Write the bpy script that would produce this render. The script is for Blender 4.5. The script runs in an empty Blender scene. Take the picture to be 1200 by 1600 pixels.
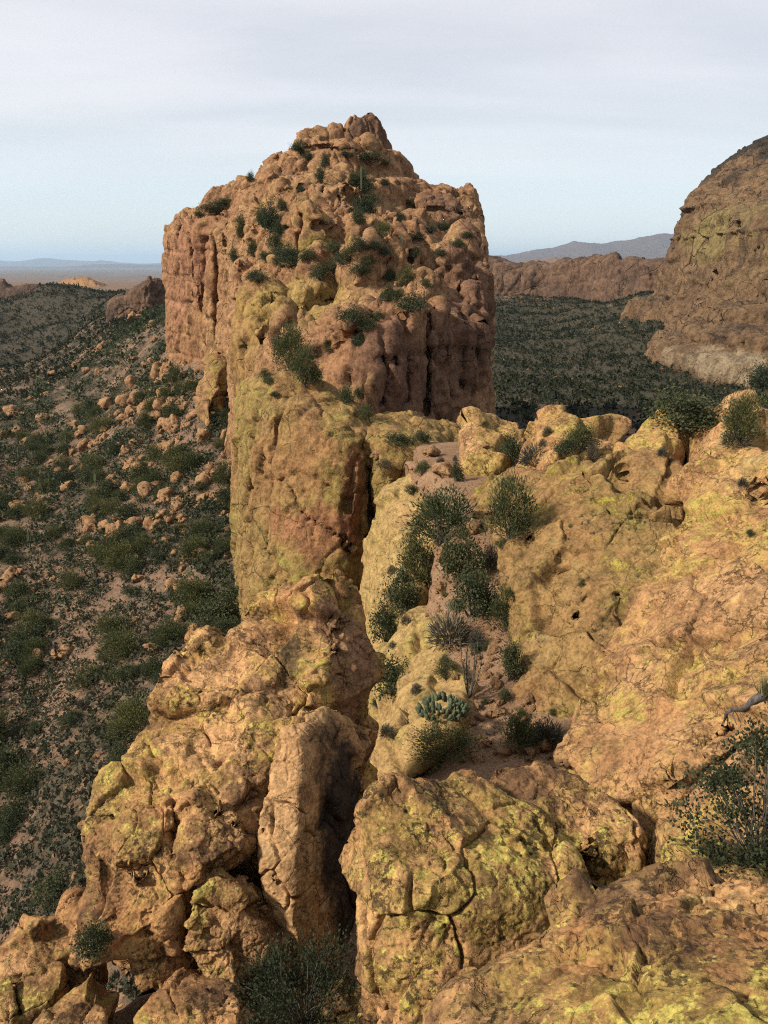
import bpy, math, random, time
import numpy as np
from mathutils import Vector, Matrix
T0 = time.time()
def log(*a): print('[%.1fs]' % (time.time() - T0), *a, flush=True)
random.seed(7); RNG = np.random.default_rng(7)
scene = bpy.context.scene
COL = scene.collection

# ------------------------------------------------------------------ camera
F = 1305.0; PITCH = math.atan((800 - 412) / F); CT, ST = math.cos(PITCH), math.sin(PITCH)
cam_d = bpy.data.cameras.new('camera'); cam = bpy.data.objects.new('camera', cam_d); COL.objects.link(cam)
cam_d.sensor_fit = 'VERTICAL'; cam_d.angle = 2 * math.atan(800 / F)
cam_d.clip_start = 0.05; cam_d.clip_end = 200000
cam.location = (0, 0, 0); cam.rotation_euler = (math.pi / 2 - PITCH, 0, 0)
scene.camera = cam

# ------------------------------------------------------------------ sky, sun, exposure
SUN_EL = math.radians(36); SUN_AZ = math.radians(-112)      # clockwise from +Y (the view): low, from the left and a little behind
sdir = Vector((math.sin(SUN_AZ) * math.cos(SUN_EL), math.cos(SUN_AZ) * math.cos(SUN_EL), math.sin(SUN_EL)))
sun_d = bpy.data.lights.new('sun', 'SUN'); sun_d.energy = 5.0; sun_d.angle = math.radians(5); sun_d.color = (1, 0.905, 0.765)
sun = bpy.data.objects.new('sun', sun_d); COL.objects.link(sun)
sun.rotation_euler = sdir.to_track_quat('Z', 'Y').to_euler()
world = bpy.data.worlds.new('World'); scene.world = world; world.use_nodes = True
scene.view_settings.view_transform = 'Standard'; scene.view_settings.look = 'None'
scene.view_settings.exposure = 0.6; scene.view_settings.gamma = 1.0; scene.view_settings.use_curve_mapping = False
scene.cycles.use_denoising = False; scene.cycles.filter_width = 1.15      # a little grain, as in the photograph
scene.cycles.max_bounces = 6; scene.cycles.diffuse_bounces = 3; scene.cycles.transparent_max_bounces = 8

class G:
    """Small helper for node trees."""
    def __init__(s, tree): s.t = tree; s.t.nodes.clear(); s.n = tree.nodes
    def node(s, ty, ins=None, **kw):
        n = s.n.new(ty)
        for k, v in kw.items(): setattr(n, k, v)
        for k, v in (ins or {}).items(): s.set(n.inputs[k], v)
        return n
    def set(s, sock, v):
        if isinstance(v, bpy.types.NodeSocket): s.t.links.new(v, sock)
        elif isinstance(v, (tuple, list)) and len(v) == 3 and sock.type == 'RGBA': sock.default_value = (*v, 1)
        else: sock.default_value = v
    def math(s, op, a, b=0.0, clamp=False):
        n = s.n.new('ShaderNodeMath'); n.operation = op; n.use_clamp = clamp
        s.set(n.inputs[0], a); s.set(n.inputs[1], b); return n.outputs[0]
    def noise(s, vec, scale, detail=5, rough=0.55, dist=0.0):
        return s.node('ShaderNodeTexNoise', {'Vector': vec, 'Scale': scale, 'Detail': detail, 'Roughness': rough, 'Distortion': dist}).outputs['Fac']
    def mapr(s, v, a, b, c=0.0, d=1.0, smooth=True):
        n = s.node('ShaderNodeMapRange', {'Value': v, 'From Min': a, 'From Max': b, 'To Min': c, 'To Max': d})
        if smooth: n.interpolation_type = 'SMOOTHSTEP'
        return n.outputs[0]
    def mix(s, fac, a, b, mode='MIX'):
        n = s.n.new('ShaderNodeMix'); n.data_type = 'RGBA'; n.blend_type = mode
        s.set(n.inputs[0], fac); s.set(n.inputs[6], a); s.set(n.inputs[7], b); return n.outputs[2]
    def vscale(s, vec, sc):
        n = s.n.new('ShaderNodeVectorMath'); n.operation = 'MULTIPLY'; s.set(n.inputs[0], vec); n.inputs[1].default_value = sc; return n.outputs[0]

g = G(world.node_tree)
tc = g.node('ShaderNodeTexCoord').outputs['Generated']
sky = g.node('ShaderNodeTexSky'); sky.sky_type = 'NISHITA'; sky.sun_disc = False
sky.sun_elevation = SUN_EL; sky.sun_rotation = SUN_AZ; sky.altitude = 800; sky.air_density = 1.0; sky.dust_density = 1.5
skyc = g.mix(1.0, sky.outputs[0], (0.11, 0.11, 0.11), 'MULTIPLY')
sep = g.node('ShaderNodeSeparateXYZ', {0: tc})
zz = g.math('MAXIMUM', sep.outputs[2], 0.0)
den = g.math('ADD', zz, 0.16)
cv = g.node('ShaderNodeCombineXYZ', {0: g.math('DIVIDE', sep.outputs[0], den), 1: g.math('DIVIDE', sep.outputs[1], den), 2: 0.0}).outputs[0]
cv = g.vscale(cv, (0.42, 1.0, 1.0))
n1 = g.noise(cv, 0.75, 6, 0.5, 0.6)
n2 = g.noise(cv, 2.1, 7, 0.55, 0.5)
cloud_tone = g.math('ADD', g.math('MULTIPLY', n1, 0.72), g.math('MULTIPLY', n2, 0.28))
ccol = g.mix(g.mapr(cloud_tone, 0.36, 0.64), (0.44, 0.465, 0.51), (0.605, 0.60, 0.63))
cover = g.mapr(g.noise(cv, 0.6, 5, 0.5, 0.8), 0.30, 0.56, 0.72, 0.97)
low = g.mapr(zz, 0.015, 0.13, 0.72, 1.0)          # the cloud sheet thins towards the horizon
ccol = g.mix(g.mapr(zz, 0.03, 0.22, 1.0, 0.0), ccol, (0.575, 0.62, 0.635))
skymix = g.mix(g.math('MULTIPLY', cover, low), skyc, ccol)
bg = g.node('ShaderNodeBackground', {'Color': skymix, 'Strength': 1.0})
g.t.links.new(bg.outputs[0], g.node('ShaderNodeOutputWorld').inputs[0])

# ------------------------------------------------------------------ geometry helpers
def W(px, py, Y):
    """The point at forward distance Y that the photograph shows at (px, py)."""
    a = (px - 600) / F; b = (800 - py) / F; yf = CT + b * ST; zf = -ST + b * CT
    return np.array((a / yf * Y, Y, zf / yf * Y))
def project(p):
    x, y, z = p[..., 0], p[..., 1], p[..., 2]
    d = np.maximum(y * CT - z * ST, 1e-3); u = y * ST + z * CT
    return 600 + F * x / d, 800 - F * u / d, d

_perm = np.random.default_rng(3).permutation(256).astype(np.int32); _perm = np.concatenate([_perm, _perm, _perm])
_gr = np.random.default_rng(4).normal(size=(256, 3)).astype(np.float32); _gr /= np.linalg.norm(_gr, axis=1)[:, None]
def pnoise(p):
    p = p.astype(np.float32); i = np.floor(p); f = p - i; i = i.astype(np.int32) & 255
    u = f * f * f * (f * (f * 6 - 15) + 10)
    out = 0
    for dx in (0, 1):
        wx = u[:, 0] if dx else 1 - u[:, 0]; hx = _perm[(i[:, 0] + dx) & 255]
        for dy in (0, 1):
            wy = wx * (u[:, 1] if dy else 1 - u[:, 1]); hy = _perm[hx + ((i[:, 1] + dy) & 255)]
            for dz in (0, 1):
                w = wy * (u[:, 2] if dz else 1 - u[:, 2]); h = _perm[hy + ((i[:, 2] + dz) & 255)]
                gg = _gr[h]
                out = out + w * (gg[:, 0] * (f[:, 0] - dx) + gg[:, 1] * (f[:, 1] - dy) + gg[:, 2] * (f[:, 2] - dz))
    return out * 1.6
_ROT = np.array([[0.36, 0.48, -0.8], [-0.8, 0.6, 0.0], [0.48, 0.64, 0.6]], np.float32)
def fbm(p, octs=4, gain=0.5, ridged=False):
    p = p.astype(np.float32); a = 1.0; s = 0; t = 0
    for k in range(octs):
        n = pnoise(p)
        if ridged: n = 1 - 2 * np.abs(n)
        s = s + a * n; t += a; a *= gain; p = (p @ _ROT) * 2.03 + 17.3
    return s / t
_wj = np.random.default_rng(5).random((256, 3)).astype(np.float32)
def worley(p):
    """F1, F2 distances."""
    p = p.astype(np.float32); i = np.floor(p); f = p - i; i = i.astype(np.int32)
    f1 = np.full(len(p), 9, np.float32); f2 = f1.copy()
    for dx in (-1, 0, 1):
        hx = _perm[(i[:, 0] + dx) & 255]
        for dy in (-1, 0, 1):
            hy = _perm[hx + ((i[:, 1] + dy) & 255)]
            for dz in (-1, 0, 1):
                j = _wj[_perm[hy + ((i[:, 2] + dz) & 255)]]
                d = (j[:, 0] + dx - f[:, 0]) ** 2 + (j[:, 1] + dy - f[:, 1]) ** 2 + (j[:, 2] + dz - f[:, 2]) ** 2
                f2 = np.minimum(f2, np.maximum(d, f1)); f1 = np.minimum(f1, d)
    return np.sqrt(f1), np.sqrt(f2)
_fv = np.random.default_rng(6).normal(size=(256, 3)).astype(np.float32); _fs = np.random.default_rng(8).random(256).astype(np.float32)
def facets(p, k=26.0):
    """Broken-rock facets: every cell is a tilted plane of its own, blended over a narrow edge. Returns tilt, step (0..1)."""
    p = p.astype(np.float32); i = np.floor(p); f = p - i; i = i.astype(np.int32); n = len(p)
    sw = np.full(n, 1e-20, np.float32); f1 = np.full(n, 9, np.float32); f2 = f1.copy(); til = np.zeros(n, np.float32); stp = np.zeros(n, np.float32)
    for dx in (-1, 0, 1):
        hx = _perm[(i[:, 0] + dx) & 255]
        for dy in (-1, 0, 1):
            hy = _perm[hx + ((i[:, 1] + dy) & 255)]
            for dz in (-1, 0, 1):
                h = _perm[hy + ((i[:, 2] + dz) & 255)]; j = _wj[h]
                ox = j[:, 0] + dx - f[:, 0]; oy = j[:, 1] + dy - f[:, 1]; oz = j[:, 2] + dz - f[:, 2]
                d = ox * ox + oy * oy + oz * oz; f2 = np.minimum(f2, np.maximum(d, f1)); f1 = np.minimum(f1, d)
                w = np.exp(-k * d); q = _fv[h]; sw += w
                til -= w * (ox * q[:, 0] + oy * q[:, 1] + oz * q[:, 2]); stp += w * _fs[h]
    return til / sw, stp / sw, np.sqrt(f2) - np.sqrt(f1)
def sst(x, a, b):
    t = np.clip((x - a) / (b - a), 0, 1); return t * t * (3 - 2 * t)
def smin(a, b, k):
    h = np.clip(0.5 + 0.5 * (b - a) / k, 0, 1); return b + (a - b) * h - k * h * (1 - h)
def smax(a, b, k): return -smin(-a, -b, k)

class Grid:
    """A signed distance field on a regular grid; rock masses are modelled in it and meshed with surface nets."""
    def __init__(s, lo, hi, h):
        s.h = h; s.lo = np.array(lo, np.float32); s.n = np.ceil((np.array(hi) - s.lo) / h).astype(int) + 1
        s.d = np.full(tuple(s.n), 50.0, np.float32)
        s.ax = [s.lo[k] + h * np.arange(s.n[k], dtype=np.float32) for k in range(3)]
    def box(s, lo, hi, m):
        a = np.clip(np.floor((np.array(lo) - m - s.lo) / s.h).astype(int), 0, s.n); b = np.clip(np.ceil((np.array(hi) + m - s.lo) / s.h).astype(int) + 1, 0, s.n)
        sl = tuple(slice(a[k], b[k]) for k in range(3))
        X = s.ax[0][sl[0]][:, None, None]; Y = s.ax[1][sl[1]][None, :, None]; Z = s.ax[2][sl[2]][None, None, :]
        return sl, X, Y, Z
    def hull(s, pts, k=0.15, r=0.0, union=0.1, cut=False):
        """Convex block through the given points, edges rounded by k."""
        pts = np.array(pts, float); m = max(k, union) * 2 + r + 3 * s.h
        pl = hull_planes(pts); sl, X, Y, Z = s.box(pts.min(0) - r, pts.max(0) + r, m)
        if 0 in [q.stop - q.start for q in sl]: return
        d = None
        for (a, b, c, e) in pl:
            q = a * X + b * Y + c * Z + np.float32(e - r)
            d = q if d is None else smax(d, q, k)
        s.d[sl] = smax(s.d[sl], -d, union) if cut else smin(s.d[sl], d, union)
    def ellipsoid(s, c, rad, R=None, union=0.3, cut=False):
        c = np.array(c, float); rad = np.array(rad, float); m = rad.max()
        sl, X, Y, Z = s.box(c - m, c + m, union * 2 + 3 * s.h)
        if 0 in [q.stop - q.start for q in sl]: return
        X = X - c[0]; Y = Y - c[1]; Z = Z - c[2]
        if R is None: R = np.eye(3)
        q = [(R[0][k] * X + R[1][k] * Y + R[2][k] * Z) / rad[k] for k in range(3)]
        L = np.sqrt(q[0] ** 2 + q[1] ** 2 + q[2] ** 2); d = (L - 1) * rad.min()
        s.d[sl] = smax(s.d[sl], -d, union) if cut else smin(s.d[sl], d, union)
    def prism(s, poly, top, batter=0.08, z0=0.0, k=1.5, union=0.5, wob=0.0, ws=8.0, ledge=0.0):
        """Plan polygon with a top surface top(x, y) and sides that lean out by batter."""
        X, Y = np.meshgrid(s.ax[0], s.ax[1], indexing='ij')
        if wob:
            P = np.stack([X.ravel() / ws, Y.ravel() / ws, np.full(X.size, 3.3, np.float32)], 1); w = fbm(P, 3, 0.55).reshape(X.shape) * wob
        else: w = 0
        pd = (poly_sd(np.array(poly, np.float32)[:, :2], X, Y) + w).astype(np.float32)
        t = top(X, Y).astype(np.float32); gx, gy = np.gradient(t, s.h)
        inv = 1 / np.sqrt(1 + gx * gx + gy * gy)
        Z = s.ax[2][None, None, :]
        zl = Z
        if ledge:
            zw = (Z + 0.25 * ledge * np.sin(Z * 0.9) ) / ledge; fr = zw - np.floor(zw); zl = ledge * (np.floor(zw) + sst(fr, 0.72, 1.0))
        side = pd[:, :, None] - batter * (z0 - zl)
        d = smax(side, (Z - t[:, :, None]) * inv[:, :, None], k)
        s.d = smin(s.d, d, union)
    def sample(s, p):
        q = (p - s.lo) / s.h; i = np.clip(np.floor(q).astype(int), 0, s.n - 2); f = np.clip(q - i, 0, 1); r = 0
        for a in (0, 1):
            for b in (0, 1):
                for c in (0, 1):
                    w = (f[..., 0] if a else 1 - f[..., 0]) * (f[..., 1] if b else 1 - f[..., 1]) * (f[..., 2] if c else 1 - f[..., 2])
                    r = r + w * s.d[i[..., 0] + a, i[..., 1] + b, i[..., 2] + c]
        return r
    def cast(s, px, py):
        dr = W(px, py, 1.0); a = (s.lo[1]) ; b = s.lo[1] + s.h * (s.n[1] - 1)
        ts = np.arange(max(a, 0.5), b, s.h * 0.5); P = ts[:, None] * dr[None]
        ok = np.all((P >= s.lo) & (P <= s.lo + s.h * (s.n - 1)), axis=1)
        v = np.where(ok, s.sample(P), 9); k = np.nonzero(v < 0)[0]
        return P[k[0]] if len(k) else None
    def groove(s, pix, r=0.05, depth=0.15, union=0.03):
        """Open a crack along a line on the face; it runs inwards."""
        P = [q for q in (s.cast(*p) for p in pix) if q is not None]
        for a, b in zip(P[:-1], P[1:]):
            if np.linalg.norm(b - a) > 40 * r + 3: continue
            sl, X, Y, Z = s.box(np.minimum(a, b) - depth, np.maximum(a, b) + depth, r + 2 * s.h)
            ab = b - a; L = max(float(ab @ ab), 1e-9); n = a / np.linalg.norm(a)
            t = np.clip(((X - a[0]) * ab[0] + (Y - a[1]) * ab[1] + (Z - a[2]) * ab[2]) / L, 0, 1)
            dx, dy, dz = X - a[0] - t * ab[0], Y - a[1] - t * ab[1], Z - a[2] - t * ab[2]
            w = np.clip(dx * n[0] + dy * n[1] + dz * n[2], -depth, depth)
            dd = np.sqrt((dx - w * n[0]) ** 2 + (dy - w * n[1]) ** 2 + (dz - w * n[2]) ** 2)
            s.d[sl] = smax(s.d[sl], (r - dd).astype(np.float32), union)
    def mesh(s, sub=0):
        d = s.d; n = s.n - 1
        sg = d < 0
        cnt = np.zeros(tuple(n), np.int8)
        for a in (0, 1):
            for b in (0, 1):
                for c in (0, 1): cnt += sg[a:a + n[0], b:b + n[1], c:c + n[2]]
        act = (cnt > 0) & (cnt < 8); I = np.argwhere(act); del cnt
        idx = np.full(tuple(n), -1, np.int32); idx[act] = np.arange(len(I), dtype=np.int32)
        cor = np.array([(a, b, c) for a in (0, 1) for b in (0, 1) for c in (0, 1)])
        val = np.stack([d[I[:, 0] + c[0], I[:, 1] + c[1], I[:, 2] + c[2]] for c in cor], 1)
        acc = np.zeros((len(I), 3), np.float32); m = np.zeros(len(I), np.float32)
        for i in range(8):
            for j in range(i + 1, 8):
                if np.abs(cor[i] - cor[j]).sum() != 1: continue
                x = (val[:, i] < 0) != (val[:, j] < 0)
                t = np.where(x, val[:, i] / np.where(x, val[:, i] - val[:, j], 1), 0)
                acc += x[:, None] * (cor[i][None] + t[:, None] * (cor[j] - cor[i])[None]); m += x
        v = s.lo + s.h * (I + acc / m[:, None])
        quads = []
        for ax in range(3):
            o1, o2 = (ax + 1) % 3, (ax + 2) % 3
            sa = [slice(1, -1)] * 3; sa[ax] = slice(0, -1); sb = list(sa); sb[ax] = slice(1, None)
            A = sg[tuple(sa)]; B = sg[tuple(sb)]; ch = np.argwhere(A != B)
            fl = A[tuple(ch.T)]
            c = ch.copy(); c[:, o1] += 1; c[:, o2] += 1
            def at(d1, d2):
                e = c.copy(); e[:, o1] -= d1; e[:, o2] -= d2; return idx[e[:, 0], e[:, 1], e[:, 2]]
            q = np.stack([at(1, 1), at(0, 1), at(0, 0), at(1, 0)], 1)
            q[~fl] = q[~fl][:, ::-1]; quads.append(q)
        q = np.concatenate(quads)
        q = q[(q >= 0).all(1)]
        return refine(v.astype(np.float32), q, sub)

_FGX = [0, 130, 230, 290, 370, 480, 510, 560, 590, 600, 660, 800, 930, 1040, 1200]; _FGY = [1450, 1200, 1080, 1000, 950, 895, 890, 910, 1040, 1215, 1190, 1170, 1215, 1300, 1330]
def refine(v, q, sub):
    """Subdivide only what faces the camera's side of the rock; the far and buried sides stay coarse."""
    for _ in range(sub):
        n = normals(v, q); c = v[q].mean(1); fn = n[q].mean(1); L = np.maximum(np.linalg.norm(c, axis=1), 1e-6)
        u, w, d = project(c); fc = -(fn * c).sum(1) / L
        hid = (d > 16.5) & (w > np.interp(u, _FGX, _FGY) + 40)      # well behind the foreground rocks
        m = (fc > -0.12) & ~hid & (u > -110) & (u < 1310) & (w > -80) & (w < 1700) & (c[:, 1] > 0.3)
        if not m.any(): return v, q
        a, b = q[m], q[~m]; used, inv = np.unique(a, return_inverse=True)
        v2, q2 = subdivide(v[used], inv.reshape(-1, 4)); ub, ib = np.unique(b, return_inverse=True)
        q = np.concatenate([q2, ib.reshape(-1, 4).astype(np.int32) + len(v2)]) if len(b) else q2; v = np.concatenate([v2, v[ub]]) if len(b) else v2
    return v, q
def hull_planes(pts):
    n = len(pts); c = pts.mean(0); out = []
    import itertools
    T = np.array(list(itertools.combinations(range(n), 3)))
    N = np.cross(pts[T[:, 1]] - pts[T[:, 0]], pts[T[:, 2]] - pts[T[:, 0]]); L = np.linalg.norm(N, axis=1)
    k = L > 1e-6; T = T[k]; N = N[k] / L[k][:, None]
    e = -(N * pts[T[:, 0]]).sum(1); D = N @ pts.T + e[:, None]
    size = np.ptp(pts, axis=0).max()
    pos = (D > 1e-4 * size).any(1); neg = (D < -1e-4 * size).any(1)
    for nn, ee, p, q in zip(N, e, pos, neg):
        if p and q: continue
        if p: nn, ee = -nn, -ee
        if not any(np.dot(nn, o[:3]) > 0.995 for o in out): out.append((*nn.astype(np.float32), np.float32(ee)))
    return out
def poly_sd(P, X, Y):
    d = np.full(X.shape, 1e9, np.float32); ins = np.zeros(X.shape, bool); n = len(P)
    for i in range(n):
        a, b = P[i], P[(i + 1) % n]; e = b - a; wx = X - a[0]; wy = Y - a[1]
        t = np.clip((wx * e[0] + wy * e[1]) / (e @ e), 0, 1); d = np.minimum(d, (wx - t * e[0]) ** 2 + (wy - t * e[1]) ** 2)
        if a[1] != b[1]:
            c = ((a[1] > Y) != (b[1] > Y)) & (X < (b[0] - a[0]) * (Y - a[1]) / (b[1] - a[1]) + a[0]); ins ^= c
    return np.where(ins, -1, 1) * np.sqrt(d)
def subdivide(v, q):
    n = len(v); E = np.stack([q, np.roll(q, -1, 1)], 2).reshape(-1, 2); S = np.sort(E, 1).astype(np.int64)
    key, inv = np.unique(S[:, 0] * n + S[:, 1], return_inverse=True); inv = inv.reshape(-1, 4)
    em = (v[key // n] + v[key % n]) / 2; fc = v[q].mean(1)
    # catmull-clark style smoothing
    m = len(key); fe = np.zeros((m, 3)); ce = np.bincount(inv.ravel(), minlength=m)
    for k in range(3): fe[:, k] = np.bincount(inv.ravel(), np.repeat(fc[:, k], 4), m)
    e2 = np.where((ce == 2)[:, None], (em * 2 + fe) / 4, em)
    val = np.bincount(q.ravel(), minlength=n).astype(float); fq = np.zeros((n, 3)); mq = np.zeros((n, 3))
    for k in range(3):
        fq[:, k] = np.bincount(q.ravel(), np.repeat(fc[:, k], 4), n)
        mq[:, k] = np.bincount(np.concatenate([key // n, key % n]), np.concatenate([em[:, k], em[:, k]]), n)
    nv = np.maximum(val, 1)[:, None]; ne = np.maximum(np.bincount(np.concatenate([key // n, key % n]), minlength=n), 1)[:, None]
    v2 = (fq / nv + 2 * mq / ne + (nv - 3) * v) / nv
    v2 = np.where((np.abs(nv - ne) > 0.5) | (nv < 3), v, v2)
    V = np.concatenate([v2, e2, fc]); ei = n + inv; fi = n + m + np.arange(len(q))
    Q = np.concatenate([np.stack([q[:, k], ei[:, k], fi, ei[:, k - 1]], 1) for k in range(4)])
    return V.astype(np.float32), Q.astype(np.int32)
def normals(v, q):
    nn = np.cross(v[q[:, 2]] - v[q[:, 0]], v[q[:, 3 if q.shape[1] > 3 else 1]] - v[q[:, 1 if q.shape[1] > 3 else 0]]); out = np.zeros_like(v)
    if q.shape[1] == 3: nn = np.cross(v[q[:, 1]] - v[q[:, 0]], v[q[:, 2]] - v[q[:, 0]])
    k = q.shape[1]
    for a in range(3): out[:, a] = np.bincount(q.ravel(), np.repeat(nn[:, a], k), len(v))
    return out / np.maximum(np.linalg.norm(out, axis=1), 1e-9)[:, None]
def mk_mesh(name, v, q, mat=None, smooth=True):
    me = bpy.data.meshes.new(name); k = q.shape[1]
    me.vertices.add(len(v)); me.vertices.foreach_set('co', np.ascontiguousarray(v, np.float32).ravel())
    me.loops.add(q.size); me.loops.foreach_set('vertex_index', np.ascontiguousarray(q, np.int32).ravel())
    me.polygons.add(len(q)); me.polygons.foreach_set('loop_start', np.arange(0, q.size, k, dtype=np.int32))
    if smooth: me.polygons.foreach_set('use_smooth', np.ones(len(q), bool))
    me.update(calc_edges=True)
    if mat: me.materials.append(mat)
    return me
def ob(name, me, parent=None, loc=(0, 0, 0)):
    o = bpy.data.objects.new(name, me); COL.objects.link(o); o.location = loc
    if parent: o.parent = parent
    return o
def tag(o, label=None, cat=None, group=None, kind=None):
    if label: o['label'] = label
    if cat: o['category'] = cat
    if group: o['group'] = group
    if kind: o['kind'] = kind
    return o
def rbf(P, val, lam=1e-3):
    P = np.array(P, float); val = np.array(val, float); n = len(P)
    def ph(r2): return 0.5 * r2 * np.log(np.maximum(r2, 1e-12))
    A = np.zeros((n + 3, n + 3)); r2 = ((P[:, None] - P[None]) ** 2).sum(2); A[:n, :n] = ph(r2) + lam * np.eye(n)
    A[:n, n] = 1; A[:n, n + 1:] = P; A[n, :n] = 1; A[n + 1:, :n] = P.T
    w = np.linalg.solve(A, np.concatenate([val, np.zeros(3)])).astype(np.float32)
    def f(X, Y):
        X = np.asarray(X, np.float32); Y = np.asarray(Y, np.float32); r = w[n] + w[n + 1] * X + w[n + 2] * Y
        for i in range(n):
            d2 = (X - np.float32(P[i, 0])) ** 2 + (Y - np.float32(P[i, 1])) ** 2
            r = r + w[i] * 0.5 * d2 * np.log(np.maximum(d2, 1e-12))
        return r
    return f
#@@MATERIALS
# ------------------------------------------------------------------ materials
def principled(g, col, rough=0.9, bump=None, strength=0.5, dist=0.02, spec=0.15):
    b = g.node('ShaderNodeBsdfPrincipled', {'Base Color': col, 'Roughness': rough, 'Specular IOR Level': spec})
    if bump is not None:
        bn = g.node('ShaderNodeBump', {'Strength': strength, 'Distance': dist, 'Height': bump}); g.t.links.new(bn.outputs[0], b.inputs['Normal'])
    g.t.links.new(b.outputs[0], g.node('ShaderNodeOutputMaterial').inputs[0]); return b
def rock_mat(name, c1, c2, dark, lich, lich_amt=0.4, lich2=(0.36, 0.30, 0.05), dark_amt=0.3, s=1.0, streak=0.0, bump=0.6, bd=0.03, pale=(0.55, 0.38, 0.24), patches=(), alb=0.82):
    alb *= 0.74
    """Weathered volcanic rock: two base tones, dark varnish, pale chips and crusts of lichen; s = texture scale per metre."""
    m = bpy.data.materials.new(name); m.use_nodes = True; g = G(m.node_tree)
    vec = g.node('ShaderNodeTexCoord').outputs['Object']
    sv = g.vscale(vec, (1, 1, 0.22)) if streak else vec
    a = g.noise(vec, 0.45 * s, 5, 0.6, 0.4)
    col = g.mix(g.mapr(a, 0.36, 0.64), c1, c2)
    med = g.noise(vec, 2.6 * s, 8, 0.68, 0.2)
    col = g.mix(g.mapr(med, 0.55, 0.78, 0, 0.75), col, pale)
    dk = g.math('ADD', g.math('MULTIPLY', g.noise(sv, 0.8 * s, 7, 0.62, 0.6), 0.65), g.math('MULTIPLY', g.noise(vec, 4.5 * s, 8, 0.7), 0.35))
    t = 0.66 - 0.22 * dark_amt
    col = g.mix(g.mapr(dk, t - 0.04, t + 0.13, 0, 0.85), col, dark)
    # lichen: a broad dull film, then bright crusts with crisp broken edges, then fine dark specks
    big = g.noise(vec, 0.33 * s, 4, 0.55, 0.5)
    l1 = g.math('ADD', g.math('MULTIPLY', big, 0.5), g.math('MULTIPLY', g.noise(vec, 2.6 * s, 9, 0.72, 0.35), 0.5))
    t = 0.66 - 0.26 * lich_amt
    col = g.mix(g.mapr(l1, t - 0.05, t + 0.08, 0, 0.8), col, lich2)
    l2 = g.math('ADD', g.math('MULTIPLY', big, 0.34), g.math('ADD', g.math('MULTIPLY', g.noise(vec, 5.2 * s, 8, 0.68, 0.3), 0.40), g.math('MULTIPLY', g.noise(vec, 21 * s, 5, 0.7), 0.26)))
    t2 = 0.655 - 0.185 * lich_amt
    col = g.mix(g.mapr(l2, t2 - 0.006, t2 + 0.018, 0, 0.92), col, lich)
    l3 = g.math('ADD', g.math('MULTIPLY', g.noise(vec, 1.3 * s, 5, 0.6), 0.45), g.math('MULTIPLY', g.noise(vec, 13 * s, 7, 0.72), 0.55))
    t3 = 0.635 - 0.12 * dark_amt
    col = g.mix(g.mapr(l3, t3, t3 + 0.035, 0, 0.85), col, tuple(0.6 * x for x in dark))
    for (c, rad, pc, amt) in patches:      # local colours over one part of the rock: varnish, crust, painted shade
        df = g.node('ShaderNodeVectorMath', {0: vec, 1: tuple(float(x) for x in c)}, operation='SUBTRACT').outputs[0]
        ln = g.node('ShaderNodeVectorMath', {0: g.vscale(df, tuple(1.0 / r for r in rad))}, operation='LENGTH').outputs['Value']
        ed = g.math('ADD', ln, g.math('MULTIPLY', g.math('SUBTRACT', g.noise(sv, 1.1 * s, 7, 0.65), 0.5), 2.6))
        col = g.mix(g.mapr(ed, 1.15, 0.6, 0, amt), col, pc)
    sp = g.math('ADD', g.math('MULTIPLY', g.noise(vec, 24 * s, 5, 0.75), 0.45), g.math('MULTIPLY', g.noise(vec, 5.5 * s, 8, 0.7, 0.4), 0.55))
    col = g.mix(1.0, col, g.mix(g.mapr(sp, 0.36, 0.62), (0.40 * alb, 0.38 * alb, 0.37 * alb), (1.26 * alb, 1.24 * alb, 1.22 * alb)), 'MULTIPLY')
    h = g.math('ADD', g.math('MULTIPLY', med, 1.0), g.math('MULTIPLY', g.noise(vec, 9 * s, 10, 0.70, 0.3), 0.6))
    ck = g.node('ShaderNodeTexVoronoi', {'Vector': g.node('ShaderNodeVectorMath', {0: vec, 1: g.node('ShaderNodeTexNoise', {'Vector': vec, 'Scale': 1.2 * s, 'Detail': 7, 'Roughness': 0.65}).outputs['Color']}, operation='ADD').outputs[0], 'Scale': 1.5 * s}, feature='DISTANCE_TO_EDGE').outputs['Distance']
    h = g.math('ADD', h, g.math('MULTIPLY', g.math('MULTIPLY', g.mapr(ck, 0.022, 0.0), g.mapr(a, 0.42, 0.58)), -0.9))
    pit = g.node('ShaderNodeTexVoronoi', {'Vector': vec, 'Scale': 9 * s}); pit = g.mapr(pit.outputs['Distance'], 0.05, 0.3)
    h = g.math('ADD', h, g.math('MULTIPLY', pit, 0.12))
    principled(g, col, 0.92, h, bump, bd)
    return m
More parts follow.
